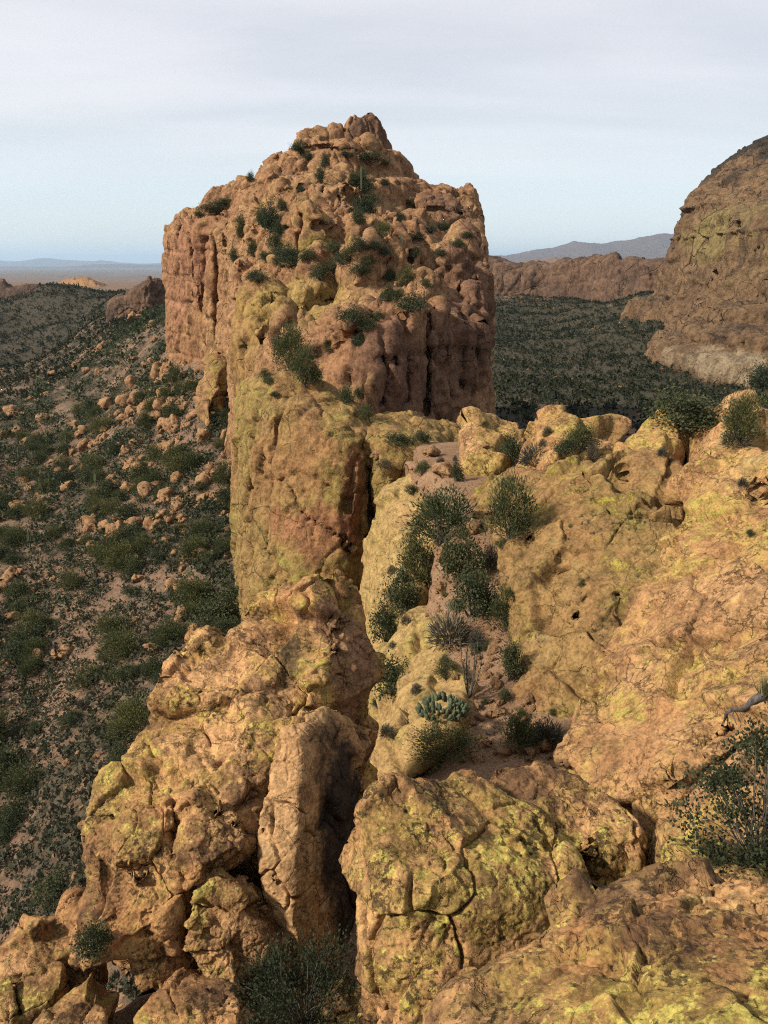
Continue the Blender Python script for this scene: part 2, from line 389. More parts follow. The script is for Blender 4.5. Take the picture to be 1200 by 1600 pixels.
def soil_mat(name, c1, c2, stone, s=1.0, veg=None, veg_amt=0.0, bump=0.7, bd=0.1, patches=()):
    m = bpy.data.materials.new(name); m.use_nodes = True; g = G(m.node_tree)
    vec = g.node('ShaderNodeTexCoord').outputs['Object']
    col = g.mix(g.mapr(g.noise(vec, 0.12 * s, 5, 0.6), 0.35, 0.65), c1, c2)
    st = g.node('ShaderNodeTexVoronoi', {'Vector': vec, 'Scale': 1.3 * s, 'Randomness': 1.0})
    stm = g.math('MULTIPLY', g.mapr(st.outputs['Distance'], 0.42, 0.28), g.mapr(g.noise(vec, 0.5 * s, 6, 0.6), 0.45, 0.6))
    col = g.mix(g.math('MULTIPLY', stm, 0.7), col, stone)
    fine = g.noise(vec, 3.0 * s, 8, 0.75)
    col = g.mix(0.8, col, g.mix(g.mapr(fine, 0.3, 0.7), (0.45, 0.43, 0.42), (1.25, 1.22, 1.2)), 'MULTIPLY')
    col = g.mix(1.0, col, (0.66, 0.66, 0.66), 'MULTIPLY')
    if veg:
        vm = g.math('ADD', g.math('MULTIPLY', g.noise(vec, 0.35 * s, 8, 0.72), 0.7), g.math('MULTIPLY', g.noise(vec, 0.05 * s, 4, 0.5), 0.3))
        t = 0.62 - 0.25 * veg_amt
        col = g.mix(g.mapr(vm, t - 0.03, t + 0.05, 0, 0.9), col, veg)
    for (c, rad, pc, amt) in patches:      # local ground colours: low growth, painted cloud shadow, greyer far plain
        df = g.node('ShaderNodeVectorMath', {0: vec, 1: tuple(float(x) for x in c)}, operation='SUBTRACT').outputs[0]
        ln = g.node('ShaderNodeVectorMath', {0: g.vscale(df, tuple(1.0 / r for r in rad))}, operation='LENGTH').outputs['Value']
        ed = g.math('ADD', ln, g.math('MULTIPLY', g.math('SUBTRACT', g.noise(vec, 0.06, 9, 0.72), 0.5), 3.0))
        col = g.mix(g.mapr(ed, 1.2, 0.7, 0, amt), col, pc)
    h = g.math('ADD', fine, g.math('MULTIPLY', stm, 0.8))
    principled(g, col, 0.95, h, bump, bd, 0.1)
    return m
def leaf_mat(name, c1, c2, rough=0.6):
    m = bpy.data.materials.new(name); m.use_nodes = True; g = G(m.node_tree)
    vec = g.node('ShaderNodeTexCoord').outputs['Object']; rnd = g.node('ShaderNodeObjectInfo').outputs['Random']
    col = g.mix(g.mapr(g.noise(vec, 2.3, 4), 0.3, 0.7), c1, c2)
    col = g.mix(1.0, col, g.mix(rnd, (0.62, 0.68, 0.7), (1.05, 0.98, 0.86)), 'MULTIPLY')
    b = g.node('ShaderNodeBsdfPrincipled', {'Base Color': col, 'Roughness': rough, 'Specular IOR Level': 0.05})
    t = g.node('ShaderNodeBsdfTranslucent', {'Color': col})
    mx = g.node('ShaderNodeMixShader', {0: 0.22, 1: b.outputs[0], 2: t.outputs[0]})
    g.t.links.new(mx.outputs[0], g.node('ShaderNodeOutputMaterial').inputs[0]); return m
def bark_mat(name, c1, c2):
    m = bpy.data.materials.new(name); m.use_nodes = True; g = G(m.node_tree)
    vec = g.node('ShaderNodeTexCoord').outputs['Object']; n = g.noise(g.vscale(vec, (1, 1, 0.3)), 22, 6, 0.7)
    principled(g, g.mix(g.mapr(n, 0.35, 0.65), c1, c2), 0.85, n, 0.6, 0.01); return m

YEL = (0.475, 0.405, 0.10); OCH = (0.36, 0.255, 0.07)
M = {}
M['fg'] = rock_mat('lichen_rock', (0.40, 0.205, 0.085), (0.53, 0.31, 0.135), (0.09, 0.05, 0.028), YEL, 0.66, OCH, 0.85, 1.0, bump=1.0, bd=0.04, pale=(0.68, 0.48, 0.27), alb=0.98)
M['slab'] = rock_mat('tan_slab_rock', (0.47, 0.25, 0.11), (0.56, 0.335, 0.155), (0.24, 0.13, 0.06), YEL, 0.56, (0.50, 0.34, 0.10), 0.75, 0.9, bump=1.0, bd=0.05, pale=(0.66, 0.45, 0.25))
M['slab_dark'] = rock_mat('tan_slab_dark_side', (0.50, 0.28, 0.125), (0.56, 0.35, 0.165), (0.2, 0.11, 0.055), YEL, 0.36, (0.46, 0.32, 0.10), 0.4, 0.8, bump=0.85, bd=0.045, pale=(0.62, 0.43, 0.25), patches=[(W(548,1290,11.8), (0.62, 1.8, 2.6), (0.04, 0.03, 0.024), 0.96)])  # patch paints the shade of the gap over a blackish stain
M['wall'] = rock_mat('ochre_wall_rock', (0.36, 0.205, 0.085), (0.40, 0.26, 0.10), (0.10, 0.07, 0.036), (0.44, 0.37, 0.06), 0.56, (0.25, 0.20, 0.05), 0.55, 0.55, bump=0.8, bd=0.07, alb=0.72)
M['dome'] = rock_mat('yellow_dome_rock', (0.44, 0.28, 0.115), (0.47, 0.33, 0.13), (0.2, 0.13, 0.06), (0.46, 0.39, 0.10), 0.52, (0.40, 0.31, 0.095), 0.32, 0.55, bump=0.7, bd=0.06, pale=(0.56, 0.41, 0.22), alb=0.78)
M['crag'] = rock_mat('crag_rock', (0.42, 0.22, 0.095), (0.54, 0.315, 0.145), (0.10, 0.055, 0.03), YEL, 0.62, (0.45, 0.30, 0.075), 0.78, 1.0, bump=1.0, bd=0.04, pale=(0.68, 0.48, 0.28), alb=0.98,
    patches=[(W(540,1050,14), (0.55, 1.5, 1.6), (0.24, 0.13, 0.075), 0.8), (W(455,1010,13.6), (0.22, 0.8, 0.9), (0.10, 0.07, 0.035), 0.8)])  # browner right face, dark band on the left facet
M['pillar'] = rock_mat('ochre_pillar_rock', (0.36, 0.20, 0.085), (0.35, 0.235, 0.085), (0.14, 0.085, 0.045), (0.36, 0.30, 0.08), 0.58, (0.29, 0.225, 0.065), 0.45, 0.28, streak=1, bump=0.9, bd=0.2, pale=(0.46, 0.32, 0.16), alb=0.78,
    patches=[(W(480,830,47.5), (2.6, 6, 1.6), (0.36, 0.165, 0.085), 0.8), (W(555,750,49), (0.8, 3, 3.0), (0.30, 0.13, 0.07), 0.7)])
M['butte'] = rock_mat('butte_rock', (0.38, 0.20, 0.10), (0.48, 0.285, 0.14), (0.15, 0.08, 0.05), (0.46, 0.36, 0.11), 0.30, (0.43, 0.305, 0.095), 0.42, 0.2, streak=1, bump=0.8, bd=0.22, pale=(0.54, 0.35, 0.19), alb=0.72,
    patches=[(W(670,575,66), (8.5, 16, 5.2), (0.20, 0.108, 0.068), 0.85), (W(740,480,84), (4.5, 16, 9), (0.20, 0.11, 0.07), 0.8), (W(310,430,124), (9, 10, 9), (0.42, 0.21, 0.125), 0.75), (W(585,205,130), (4.5, 6, 3.5), (0.17, 0.095, 0.065), 0.85),  # front and right faces: shade painted into the colour over dark brown rock
             (W(440,480,80), (7, 12, 3.0), (0.42, 0.31, 0.085), 0.65), (W(500,390,92), (7, 8, 2), (0.44, 0.34, 0.09), 0.6), (W(700,320,114), (5, 9, 3), (0.20, 0.11, 0.07), 0.7), (W(385,560,80), (4, 14, 6), (0.36, 0.22, 0.075), 0.7)])
M['cliff'] = rock_mat('far_cliff_rock', (0.25, 0.155, 0.085), (0.34, 0.215, 0.115), (0.09, 0.064, 0.048), (0.34, 0.27, 0.10), 0.32, (0.31, 0.235, 0.085), 0.62, 0.06, streak=1, bump=1.0, bd=1.6, pale=(0.40, 0.28, 0.17), alb=0.66,
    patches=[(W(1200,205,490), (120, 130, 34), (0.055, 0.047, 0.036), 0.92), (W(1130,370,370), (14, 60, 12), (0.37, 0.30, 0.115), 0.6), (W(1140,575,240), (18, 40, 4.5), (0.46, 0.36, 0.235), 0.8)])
M['ridge'] = rock_mat('dark_ridge_rock', (0.15, 0.095, 0.068), (0.24, 0.145, 0.09), (0.07, 0.055, 0.045), (0.25, 0.2, 0.1), 0.15, (0.2, 0.15, 0.08), 0.5, 0.03, streak=1, bump=0.8, bd=1.0, pale=(0.36, 0.23, 0.14), alb=0.62)
M['soil'] = soil_mat('slope_soil', (0.23, 0.145, 0.095), (0.29, 0.19, 0.125), (0.36, 0.24, 0.15), 1.0, veg=(0.085, 0.07, 0.05), veg_amt=0.3, bd=0.35, patches=[(W(100,430,15000), (16000, 12500, 400), (0.11, 0.098, 0.088), 0.9), (W(900,540,380), (230, 330, 80), (0.034, 0.032, 0.020), 0.92), (W(60,480,480), (220, 170, 60), (0.036, 0.033, 0.023), 0.92)])  # left hills: cloud shadow painted into the soil; far plain simply greyer
M['gully'] = soil_mat('gully_soil', (0.28, 0.165, 0.095), (0.37, 0.235, 0.14), (0.46, 0.31, 0.18), 4.0, bump=0.8, bd=0.06)
M['boulder'] = rock_mat('talus_boulder_rock', (0.36, 0.20, 0.10), (0.50, 0.31, 0.155), (0.15, 0.09, 0.055), (0.42, 0.33, 0.10), 0.34, (0.38, 0.27, 0.10), 0.6, 0.9, bump=0.9, bd=0.1, alb=0.84)
M['leaf_dark'] = leaf_mat('dark_leaf', (0.042, 0.054, 0.028), (0.082, 0.094, 0.050))
M['leaf_far'] = leaf_mat('far_scrub_leaf', (0.016, 0.022, 0.013), (0.034, 0.040, 0.022))
M['leaf_olive'] = leaf_mat('olive_leaf', (0.070, 0.082, 0.034), (0.115, 0.120, 0.055))
M['leaf_grey'] = leaf_mat('grey_leaf', (0.085, 0.080, 0.062), (0.14, 0.125, 0.095))
M['leaf_fg'] = leaf_mat('holly_leaf', (0.032, 0.041, 0.022), (0.060, 0.068, 0.037), 0.55)
M['leaf_pale'] = leaf_mat('pale_green_leaf', (0.10, 0.125, 0.075), (0.15, 0.165, 0.10))
M['straw'] = leaf_mat('straw_blade', (0.16, 0.145, 0.06), (0.24, 0.20, 0.09))
M['bark'] = bark_mat('grey_bark', (0.055, 0.045, 0.036), (0.11, 0.092, 0.075))
M['dead'] = bark_mat('dead_wood', (0.04, 0.034, 0.03), (0.10, 0.09, 0.08))
M['cactus'] = bark_mat('cactus_skin', (0.05, 0.065, 0.035), (0.085, 0.10, 0.055))
#@@TERRAIN
# ------------------------------------------------------------------ the ground: one sheet out to the horizon
GP = [  # (px, py, Y): points of the ground that the photograph shows
 (0,1580,31),(0,1500,35),(0,1250,46),(0,1000,66),(0,800,105),(0,700,150),(0,620,220),(0,575,320),
 (120,1420,33),(100,1300,39),(200,1100,48),(300,950,58),(370,800,74),(370,690,92),(330,640,104),(250,700,105),(150,800,88),(150,620,165),(250,570,140),
 (290,520,135),(215,520,190),(100,575,250),(160,530,240),(215,490,290),(170,500,300),(255,490,250),
 (60,552,400),(0,566,400),(130,515,430),(120,480,480),(90,456,520),(0,456,570),(165,476,410),(-150,560,300),(-150,700,140),(-150,1000,60),(-200,455,600),
 (90,456,620),(200,468,450),(250,468,430),(200,460,650),(255,460,650),(150,460,650),(60,454,720),(300,470,430),
 (50,452,900),(150,447,1050),(250,450,900),(0,445,2500),(100,440,3500),(200,445,2500),(280,445,2500),
 (50,424,12000),(200,424,12000),(-100,424,12000),(0,417.5,30000),(250,417.5,30000),
 (780,640,165),(765,590,250),(900,600,235),(1000,600,220),(1100,620,185),(850,510,470),(950,525,370),(1000,505,390),(850,470,650),(780,470,650),(950,470,590),
 (1020,475,430),(1150,612,225),(1100,602,238),(1050,578,262),(1190,540,300),(1250,640,150),(1350,620,190),
 (800,425,1600),(900,425,1600),(800,421,4000),(1000,421,4000),(900,417.5,12000),(1100,417.5,12000),(900,416,30000),
]
gp = [W(*p) for p in GP]
for az in range(-180, 180, 30):       # outside the picture and under the ridge the valley simply goes on
    a = math.radians(az)
    if abs(az) > 40:
        for r, z in ((60, -33), (250, -34), (900, -40), (4000, -75), (30000, -130)): gp.append(np.array((r * math.sin(a), r * math.cos(a), z)))
    gp.append(np.array((12 * math.sin(a), 12 * math.cos(a), -29)))
for X, Y, z in ((-4, 45, -24), (2, 60, -24), (0, 100, -22), (12, 60, -26), (14, 100, -27), (-20, 120, -12), (5, 150, -26), (25, 45, -28), (18, 140, -28)): gp.append(np.array((X, Y, z)))
gp = np.array(gp)
def lp(x, y):
    r = np.hypot(x, y) + 1e-6; l = np.log(1 + r / 10.0); return x / r * l, y / r * l
_qx, _qy = lp(gp[:, 0], gp[:, 1]); _gr_ = np.hypot(gp[:, 0], gp[:, 1])
_gz = rbf(np.stack([_qx, _qy], 1), gp[:, 2] / (25 + _gr_) , 2e-4)
def ground_z(x, y, detail=True):
    x = np.asarray(x, np.float32); y = np.asarray(y, np.float32); r = np.hypot(x, y); a, b = lp(x, y)
    z = _gz(a, b) * (25 + r)
    if detail:
        P = np.stack([x, y, np.zeros_like(x)], 1)
        near = np.clip(1 - (r - 500) / 600, 0, 1)
        z = z + near * (1.5 * fbm(P / 24, 4) + 0.35 * fbm(P / 4.0 + 9, 3))
        far = np.clip((r - 600) / 1500, 0, 1)
        hill = fbm(P / 900 + 3, 5, 0.5, True)
        z = z + far * np.clip(1 - r / 22000, 0.0, 1) * ((hill - 0.5) * 34 * np.clip(r / 4000, 0.4, 1.6))
        z = z + np.clip((r - 250) / 200, 0, 1) * np.clip(1 - (r - 700) / 500, 0, 1) * 9.0 * (fbm(P / 110 + 5, 5, 0.5, True) - 0.5)
    return z
rows = np.concatenate([np.geomspace(5, 24, 14)[:-1], np.geomspace(24, 700, 250)[:-1], np.geomspace(700, 80000, 90)])
azs = np.radians(np.concatenate([np.linspace(-180, -42, 46)[:-1], np.linspace(-40, 40, 340), np.linspace(42, 180, 46)[1:-1]]))
R_, A_ = np.meshgrid(rows, azs, indexing='ij'); gx = (R_ * np.sin(A_)).ravel(); gy = (R_ * np.cos(A_)).ravel()
gz = ground_z(gx, gy)
nr, na = len(rows), len(azs); I = np.arange(nr * na).reshape(nr, na); J = np.roll(I, -1, 1)
gq = np.stack([I[:-1], J[:-1], J[1:], I[1:]], 3 - 1).reshape(-1, 4)[:, ::-1] if False else np.stack([I[:-1].ravel(), I[1:].ravel(), J[1:].ravel(), J[:-1].ravel()], 1)
gv = np.stack([gx, gy, gz], 1)
_t = normals(gv.astype(np.float32), gq)
if _t[:, 2].mean() < 0: gq = gq[:, ::-1]
tag(ob('ground', mk_mesh('ground', gv, gq, M['soil'])), 'tan rubble slopes and valley floor dotted with desert scrub', kind='structure')
log('ground', len(gq))

# ------------------------------------------------------------------ displacement of rock surfaces
def crack_lines(p, w=0.04):
    n = pnoise(p); return np.exp(-(n / w) ** 2)
def disp_cliff(v, n, u, strata=1.0, flute=1.0, lump=1.0):
    """Cliff rock; u = size of the main knobs in metres."""
    steep = 1 - np.clip(np.abs(n[:, 2]) * 1.15, 0, 1)
    wz = v[:, 2] + 0.5 * u * fbm(v / (5 * u), 3)
    S = np.stack([v[:, 0] * 0.03 / u, v[:, 1] * 0.03 / u, wz / (1.6 * u)], 1)
    st = -crack_lines(S + 3, 0.05)
    Fv = np.stack([v[:, 0] / (1.5 * u), v[:, 1] / (1.5 * u), v[:, 2] / (6 * u)], 1)
    fl = fbm(Fv, 4, 0.5, True)
    w = v + 0.25 * u * np.stack([fbm(v / (0.9 * u) + 7 * k, 2) for k in range(3)], 1)
    sq = np.array((1, 1, 0.42), np.float32)
    t1, s1, e1 = facets(w * sq / (1.5 * u), 45.0); t2, s2, e2 = facets(w * sq / (0.55 * u) + 30, 40.0)
    d = 0.20 * u * strata * st * steep + 0.22 * u * flute * (fl - 0.2) * steep
    lump = lump * (1 - 0.45 * steep)
    d = d + lump * (0.20 * u * t1 + 0.26 * u * (s1 - 0.5))
    d = d + lump * (0.085 * u * t2 + 0.09 * u * (s2 - 0.5))
    d = d - (0.20 * u * np.exp(-(e1 / 0.05) ** 2) + 0.06 * u * np.exp(-(e2 / 0.06) ** 2)) * (1 - 0.6 * steep)
    d = d - 0.34 * u * steep * flute * 0.6 * crack_lines(np.stack([v[:, 0], v[:, 1], v[:, 2] * 0.10], 1) / (2.0 * u) + 17, 0.03) * sst(fbm(v / (4 * u) + 70, 2), -0.3, 0.2)
    d = d + 0.15 * u * fbm(v / (0.8 * u) + 5, 6, 0.68)
    d = d - 0.30 * u * crack_lines(np.stack([v[:, 0], v[:, 1], v[:, 2] * 0.5], 1) / (2.2 * u) + 31, 0.035) * sst(fbm(v / (3 * u) + 50, 2), -0.1, 0.25)
    return d
def disp_near(v, n, u, nod=1.0, crack=1.0, rough=1.0, lump=1.0):
    """Close-up rock: lumps, broken facets, breccia nodules, pits and cracks; u = lump size in metres."""
    w = v + 0.16 * u * np.stack([fbm(v / (0.8 * u) + k * 7, 3, 0.6) for k in range(3)], 1)
    d = 0.24 * u * lump * fbm(v / (1.6 * u) + 2, 3, 0.5)
    t1, s1, e1 = facets(w / (1.35 * u)); t2, s2, e2 = facets(w / (0.42 * u) + 30, 30.0); t3, s3, e3 = facets(w / (0.15 * u) + 60, 24.0)
    mk = sst(fbm(v / (1.6 * u) + 25, 2), -0.15, 0.15)
    m = sst(fbm(v / (1.3 * u) + 12, 2), -0.2, 0.3)
    d = d + lump * (0.30 * u * t1 + 0.17 * u * (s1 - 0.5))
    d = d + nod * (0.050 * u * t2 + 0.040 * u * (s2 - 0.5)) * (0.2 + 0.8 * m) + nod * (0.014 * u * t3 + 0.014 * u * (s3 - 0.5)) * (0.3 + 0.7 * m)
    d = d - crack * 0.24 * u * np.exp(-(e1 / 0.023) ** 2) * mk - crack * 0.05 * u * np.exp(-(e2 / 0.035) ** 2) * (0.25 + 0.75 * m) * (1 - 0.5 * mk)
    g1, g2 = worley(w / (0.16 * u) + 40)
    d = d + nod * 0.020 * u * (0.55 - g1) * (0.25 + sst(fbm(v / (0.6 * u) + 44, 3), -0.1, 0.3))
    d = d + rough * (0.062 * u * fbm(v / (0.36 * u) + 8, 6, 0.70) - 0.022 * u * np.abs(fbm(v / (0.1 * u) + 3, 3, 0.6)))
    d = d - crack * 0.07 * u * crack_lines(w / (1.7 * u) + 21, 0.009) * sst(fbm(v / (1.4 * u) + 60, 2), 0.0, 0.2)
    d = d - crack * 0.018 * u * crack_lines(w / (0.55 * u) + 71, 0.015) * sst(fbm(v / (0.8 * u) + 80, 2), 0.1, 0.3)
    p1, _ = worley(v / (0.15 * u) + 90)
    d = d - 0.04 * u * sst(0.30 - p1, 0.0, 0.2) * sst(fbm(v / (0.8 * u) + 33, 2), 0.05, 0.3)
    return d
def finish(name, v, q, d, mat, smooth=False):
    n = normals(v, q); return ob(name, mk_mesh(name, v + n * d[:, None], q, mat, smooth))
def rot(ax, ang): return np.array(Matrix.Rotation(ang, 3, Vector(ax).normalized()))
def rrot(): 
    e = RNG.random(3) * 6.28; return rot((0, 0, 1), e[0]) @ rot((1, 0, 0), e[1]) @ rot((0, 0, 1), e[2])

# ------------------------------------------------------------------ the butte
tops = [(450,560,66),(400,605,62),(560,640,56),(600,492,61),(690,472,70),(745,412,90),(500,490,71),(410,440,88),(380,408,98),(560,410,86),(640,385,92),(470,398,94),
        (450,305,104),(560,315,102),(600,275,117),(625,290,116),(500,215,122),(560,215,127),(340,292,126),(400,268,124),(295,330,126),(700,322,118),(742,340,118),(650,340,104),(640,318,115),(520,350,97),(590,350,97),(690,400,86)]
tp = [W(*p) for p in tops] + [np.array(p) for p in ((-28, 150, 5), (-5, 150, 12), (12, 150, 5), (-40, 140, 4), (18, 120, 7), (-14, 80, -4.5), (-22, 105, -0.5), (-6, 52, -9))]
tp = np.array(tp); btop = rbf(tp[:, :2] / 20, tp[:, 2], 2e-3)
def butte_top(X, Y):
    z = btop(X / 20, Y / 20)
    s = X.shape; P = np.stack([X.ravel(), Y.ravel(), 0 * X.ravel()], 1); w = fbm(P / 9, 3).reshape(s) * 1.6
    st = 5.2; q = (z + w) / st; f = q - np.floor(q)
    return 0.25 * z + 0.75 * (st * (np.floor(q) + sst(f, 0.45, 0.95)) - w)
main = [W(577,635,57), W(660,640,64), W(745,600,74), W(763,470,96), W(755,380,120), (12.5,138,0), (8,152,0), (-24,152,0), (-36,145,0), W(269,420,127), W(300,420,119), W(345,420,113), W(368,420,101), W(372,560,88), W(392,560,72), W(440,560,64), W(520,600,58.5)]
gB = Grid((-40, 51, -26), (19, 154, 25), 0.42)
gB.prism(main, butte_top, batter=0.035, z0=-5, k=1.2, wob=1.6, ws=9)
mp = np.array([p[:2] for p in main], np.float32)
def unit_pts(r_): p = r_.normal(size=(11, 3)); return p / np.linalg.norm(p, axis=1)[:, None]
for k in range(260):       # rounded knobs all over the upper surface
    px = RNG.uniform(300, 745); Y = RNG.uniform(62, 128); x = W(px, 400, Y)[0]
    if poly_sd(mp, np.array([[x]], np.float32), np.array([[Y]], np.float32))[0, 0] > -1.2: continue
    if Y < 68 and px < 520: continue
    z = float(butte_top(np.array([[x]], np.float32), np.array([[Y]], np.float32))[0, 0]); r = RNG.choice((0.9, 1.3, 1.9, 2.6), p=(.35, .3, .22, .13)) * RNG.uniform(.85, 1.15)
    tall = 1.0
    if Y > 100: r *= 0.65; tall = 0.6
    R = rot((0, 0, 1), RNG.uniform(-0.6, 0.6)) @ rot((1, 0, 0), RNG.uniform(-0.5, 0.2))
    if k % 2 and r < 2.4:
        C_ = unit_pts(RNG) * np.array((r * RNG.uniform(.8, 1.2), r * RNG.uniform(1, 1.6), r * RNG.uniform(1, 1.9) * tall)); gB.hull((R @ C_.T).T + np.array((x, Y, z - 0.3 * r)), 0.25, union=0.08); continue
    gB.ellipsoid((x, Y, z - 0.45 * r), (r * RNG.uniform(.7, 1.1), r * RNG.uniform(.9, 1.6), r * RNG.uniform(.9, 2.0) * tall), R, union=0.12)
def bl(pts, down, back=0, k=0.5):
    P = [W(*p) for p in pts]; P += [p - np.array((0, 0, down)) for p in P] + ([p + np.array((0, back, -down * 0.3)) for p in P] if back else []); return P
gB.hull(bl([(540,180,130),(553,168,131),(588,176,132),(606,210,133),(607,240,131),(536,240,127)], 7, 5), 1.0, union=0.5)      # summit block
gB.hull(bl([(508,192,130),(516,184,131),(536,190,131),(538,205,129),(506,205,128)], 5, 4), 1.0, union=0.4)
gB.hull(bl([(462,205,128),(476,196,129),(508,194,130),(508,215,127),(455,225,125)], 5, 5), 0.8, union=0.5)
gB.hull(bl([(338,292,126),(352,284,127),(372,270,128),(388,268,128),(396,282,126),(385,300,122),(335,306,123)], 6, 6), 1.0, union=0.5)
gB.hull(bl([(276,336,127),(288,324,128),(330,320,128),(360,312,125),(330,350,117),(280,350,124)], 12, 6), 0.8, union=0.6)
gB.hull(bl([(652,300,118),(664,293,119),(700,297,121),(736,312,121),(744,328,118),(733,342,113),(657,332,111)], 10, 6), 0.8, union=0.5)
gB.hull(bl([(560,510,60),(610,485,61),(660,488,63),(705,462,70),(690,520,66),(580,590,57)], 8, 8), 0.7, union=0.5)
gB.groove([(372,430),(368,480),(362,520)], 0.9, 3.0, 0.3); gB.groove([(322,380),(320,440),(318,480)], 0.6, 1.5, 0.3)
gB.groove([(545,300),(570,330),(560,365)], 0.7, 2, 0.3); gB.groove([(480,560),(560,520),(600,470),(640,440)], 0.5, 1.2, 0.3)
for ln, r_, dp in [([(285,345),(283,400),(284,470)], .3, 1.2), ([(300,340),(304,410),(300,480)], .35, 1.4), ([(340,335),(342,400),(338,470),(342,530)], .45, 1.8), ([(355,330),(352,380),(356,440)], .3, 1.2), ([(395,420),(398,480),(392,540),(396,600)], .3, 1.0), ([(410,440),(414,500),(410,550)], .28, 1.0),
    ([(440,300),(436,340),(440,385)], .4, 1.6), ([(470,290),(474,340),(468,390)], .35, 1.4), ([(505,300),(500,350),(506,385)], .35, 1.4), ([(530,310),(536,345),(528,385)], .45, 1.8), ([(400,352),(440,356),(490,352),(540,358),(600,352)], .3, 1.2), ([(430,470),(480,482),(520,470)], .22, .8), ([(455,440),(450,500),(458,540)], .25, .9), ([(520,450),(526,510),(520,560)], .25, .9),
    ([(600,500),(596,560),(600,625)], .3, 1.2), ([(630,495),(634,560),(628,630)], .35, 1.4), ([(665,490),(668,560),(664,640)], .4, 1.6), ([(695,480),(692,540),(698,620)], .35, 1.3), ([(720,450),(724,520),(720,600)], .4, 1.5), ([(590,560),(650,572),(720,560)], .2, .7), ([(740,420),(744,480),(742,560)], .35, 1.2),
    ([(660,325),(700,330),(742,338)], .35, 1.4), ([(690,300),(694,340)], .3, 1.2), ([(560,180),(562,235)], .35, 1.2), ([(450,235),(500,230),(540,236),(600,244)], .3, 1.2), ([(620,300),(600,350),(610,400),(590,450)], .5, 1.8), ([(660,350),(640,400),(650,440)], .45, 1.6), ([(690,400),(672,440),(680,470)], .4, 1.4)]:
    gB.groove(ln, r_ * 0.8, dp, 0.15)
v, q = gB.mesh(1); n = normals(v, q)
log('butte', len(q))
dB = disp_cliff(v, n, 2.4, strata=0.5, flute=1.9, lump=0.9)
o = finish('butte', v, q, dB, M['butte']); tag(o, 'tall orange rock butte with a knobby stepped summit', 'rock butte', kind='structure')

# the yellow buttress in front of it, split from the ridge by a deep crack
gP = Grid((-17, 44, -36), (8, 78, -4), 0.27)
gP.hull([W(408,598,60), W(470,585,62), W(560,640,55.5), W(577,682,50), W(560,690,49.2), W(470,650,51), W(402,640,54), W(384,640,62), W(376,600,78),
         W(376,935,50.5), W(545,905,47.0), W(452,980,46.2), W(556,800,48.6), W(376,980,54), W(372,800,72), (-9.5, 50, -36), (-2.5, 46, -36), (-1, 58, -36), (-13, 75, -36), W(570,640,60), (-2, 75, -9)], 0.7, union=0.4)
gP.hull([W(575,645,57), W(690,655,61), W(712,690,54), W(640,705,49), W(585,700,49), W(575,680,52), (-0.5, 49, -30), (5.5, 50, -30), (6.5, 60, -30), (-1, 60, -30)], 0.8, union=0.5)
for (px, py, Y, r) in ((430,590,61,1.2),(455,600,58,1.3),(500,615,57,1.4),(540,645,53.5,1.0),(415,640,56,1.0),(470,632,54,1.2),(610,680,51,1.3),(660,665,56,1.6),(640,690,50,1.1),(690,680,56,1.2)):
    gP.ellipsoid(W(px, py, Y) - np.array((0, 0, 0.55 * r)), (r, r * 1.6, r * 0.8), rot((0, 0, 1), RNG.uniform(-.5, .5)), 0.6)
gP.groove([(415,715),(432,745),(458,765),(470,800),(500,822),(530,835),(545,860)], 0.16, 0.5, 0.12); gP.groove([(570,690),(550,730),(545,800)], 0.16, 0.6, 0.1)
gP.groove([(395,690),(392,800),(388,880)], 0.25, 0.3, 0.2); gP.groove([(440,640),(425,760),(420,860)], 0.2, 0.2, 0.2)
v, q = gP.mesh(1); n = normals(v, q); log('buttress', len(q))
steep = 1 - np.clip(np.abs(n[:, 2]) * 1.1, 0, 1)
tf, sf, ef = facets(v * np.array((1, 1, 0.45), np.float32) / 2.6 + 0.2 * fbm(v / 2, 2)[:, None]); d = 0.30 * tf + 0.25 * sf - 0.25 * np.exp(-(ef / 0.03) ** 2) + 0.55 * fbm(v / 3.5, 4, 0.5) + 0.26 * fbm(np.stack([v[:, 0], v[:, 1], v[:, 2] * 0.3], 1) / 1.1, 5, 0.6) + 0.13 * fbm(v / 0.5, 4, 0.65) \
    - 0.35 * crack_lines(v / 5.0 + 3, 0.02) * sst(fbm(v / 6 + 9, 2), -0.1, 0.2) - 0.2 * crack_lines(v / 2.2 + 5, 0.025) * sst(fbm(v / 3 + 19, 2), 0.0, 0.3)
f1, f2 = worley(v / 1.6); d = d + 0.16 * sst(f2 - f1, 0, 0.3) * (1 - steep)
o = finish('rock_buttress', v, q, d, M['pillar']); tag(o, 'tall ochre lichened buttress in front of the butte, left of the deep crack', 'rock buttress', kind='structure')

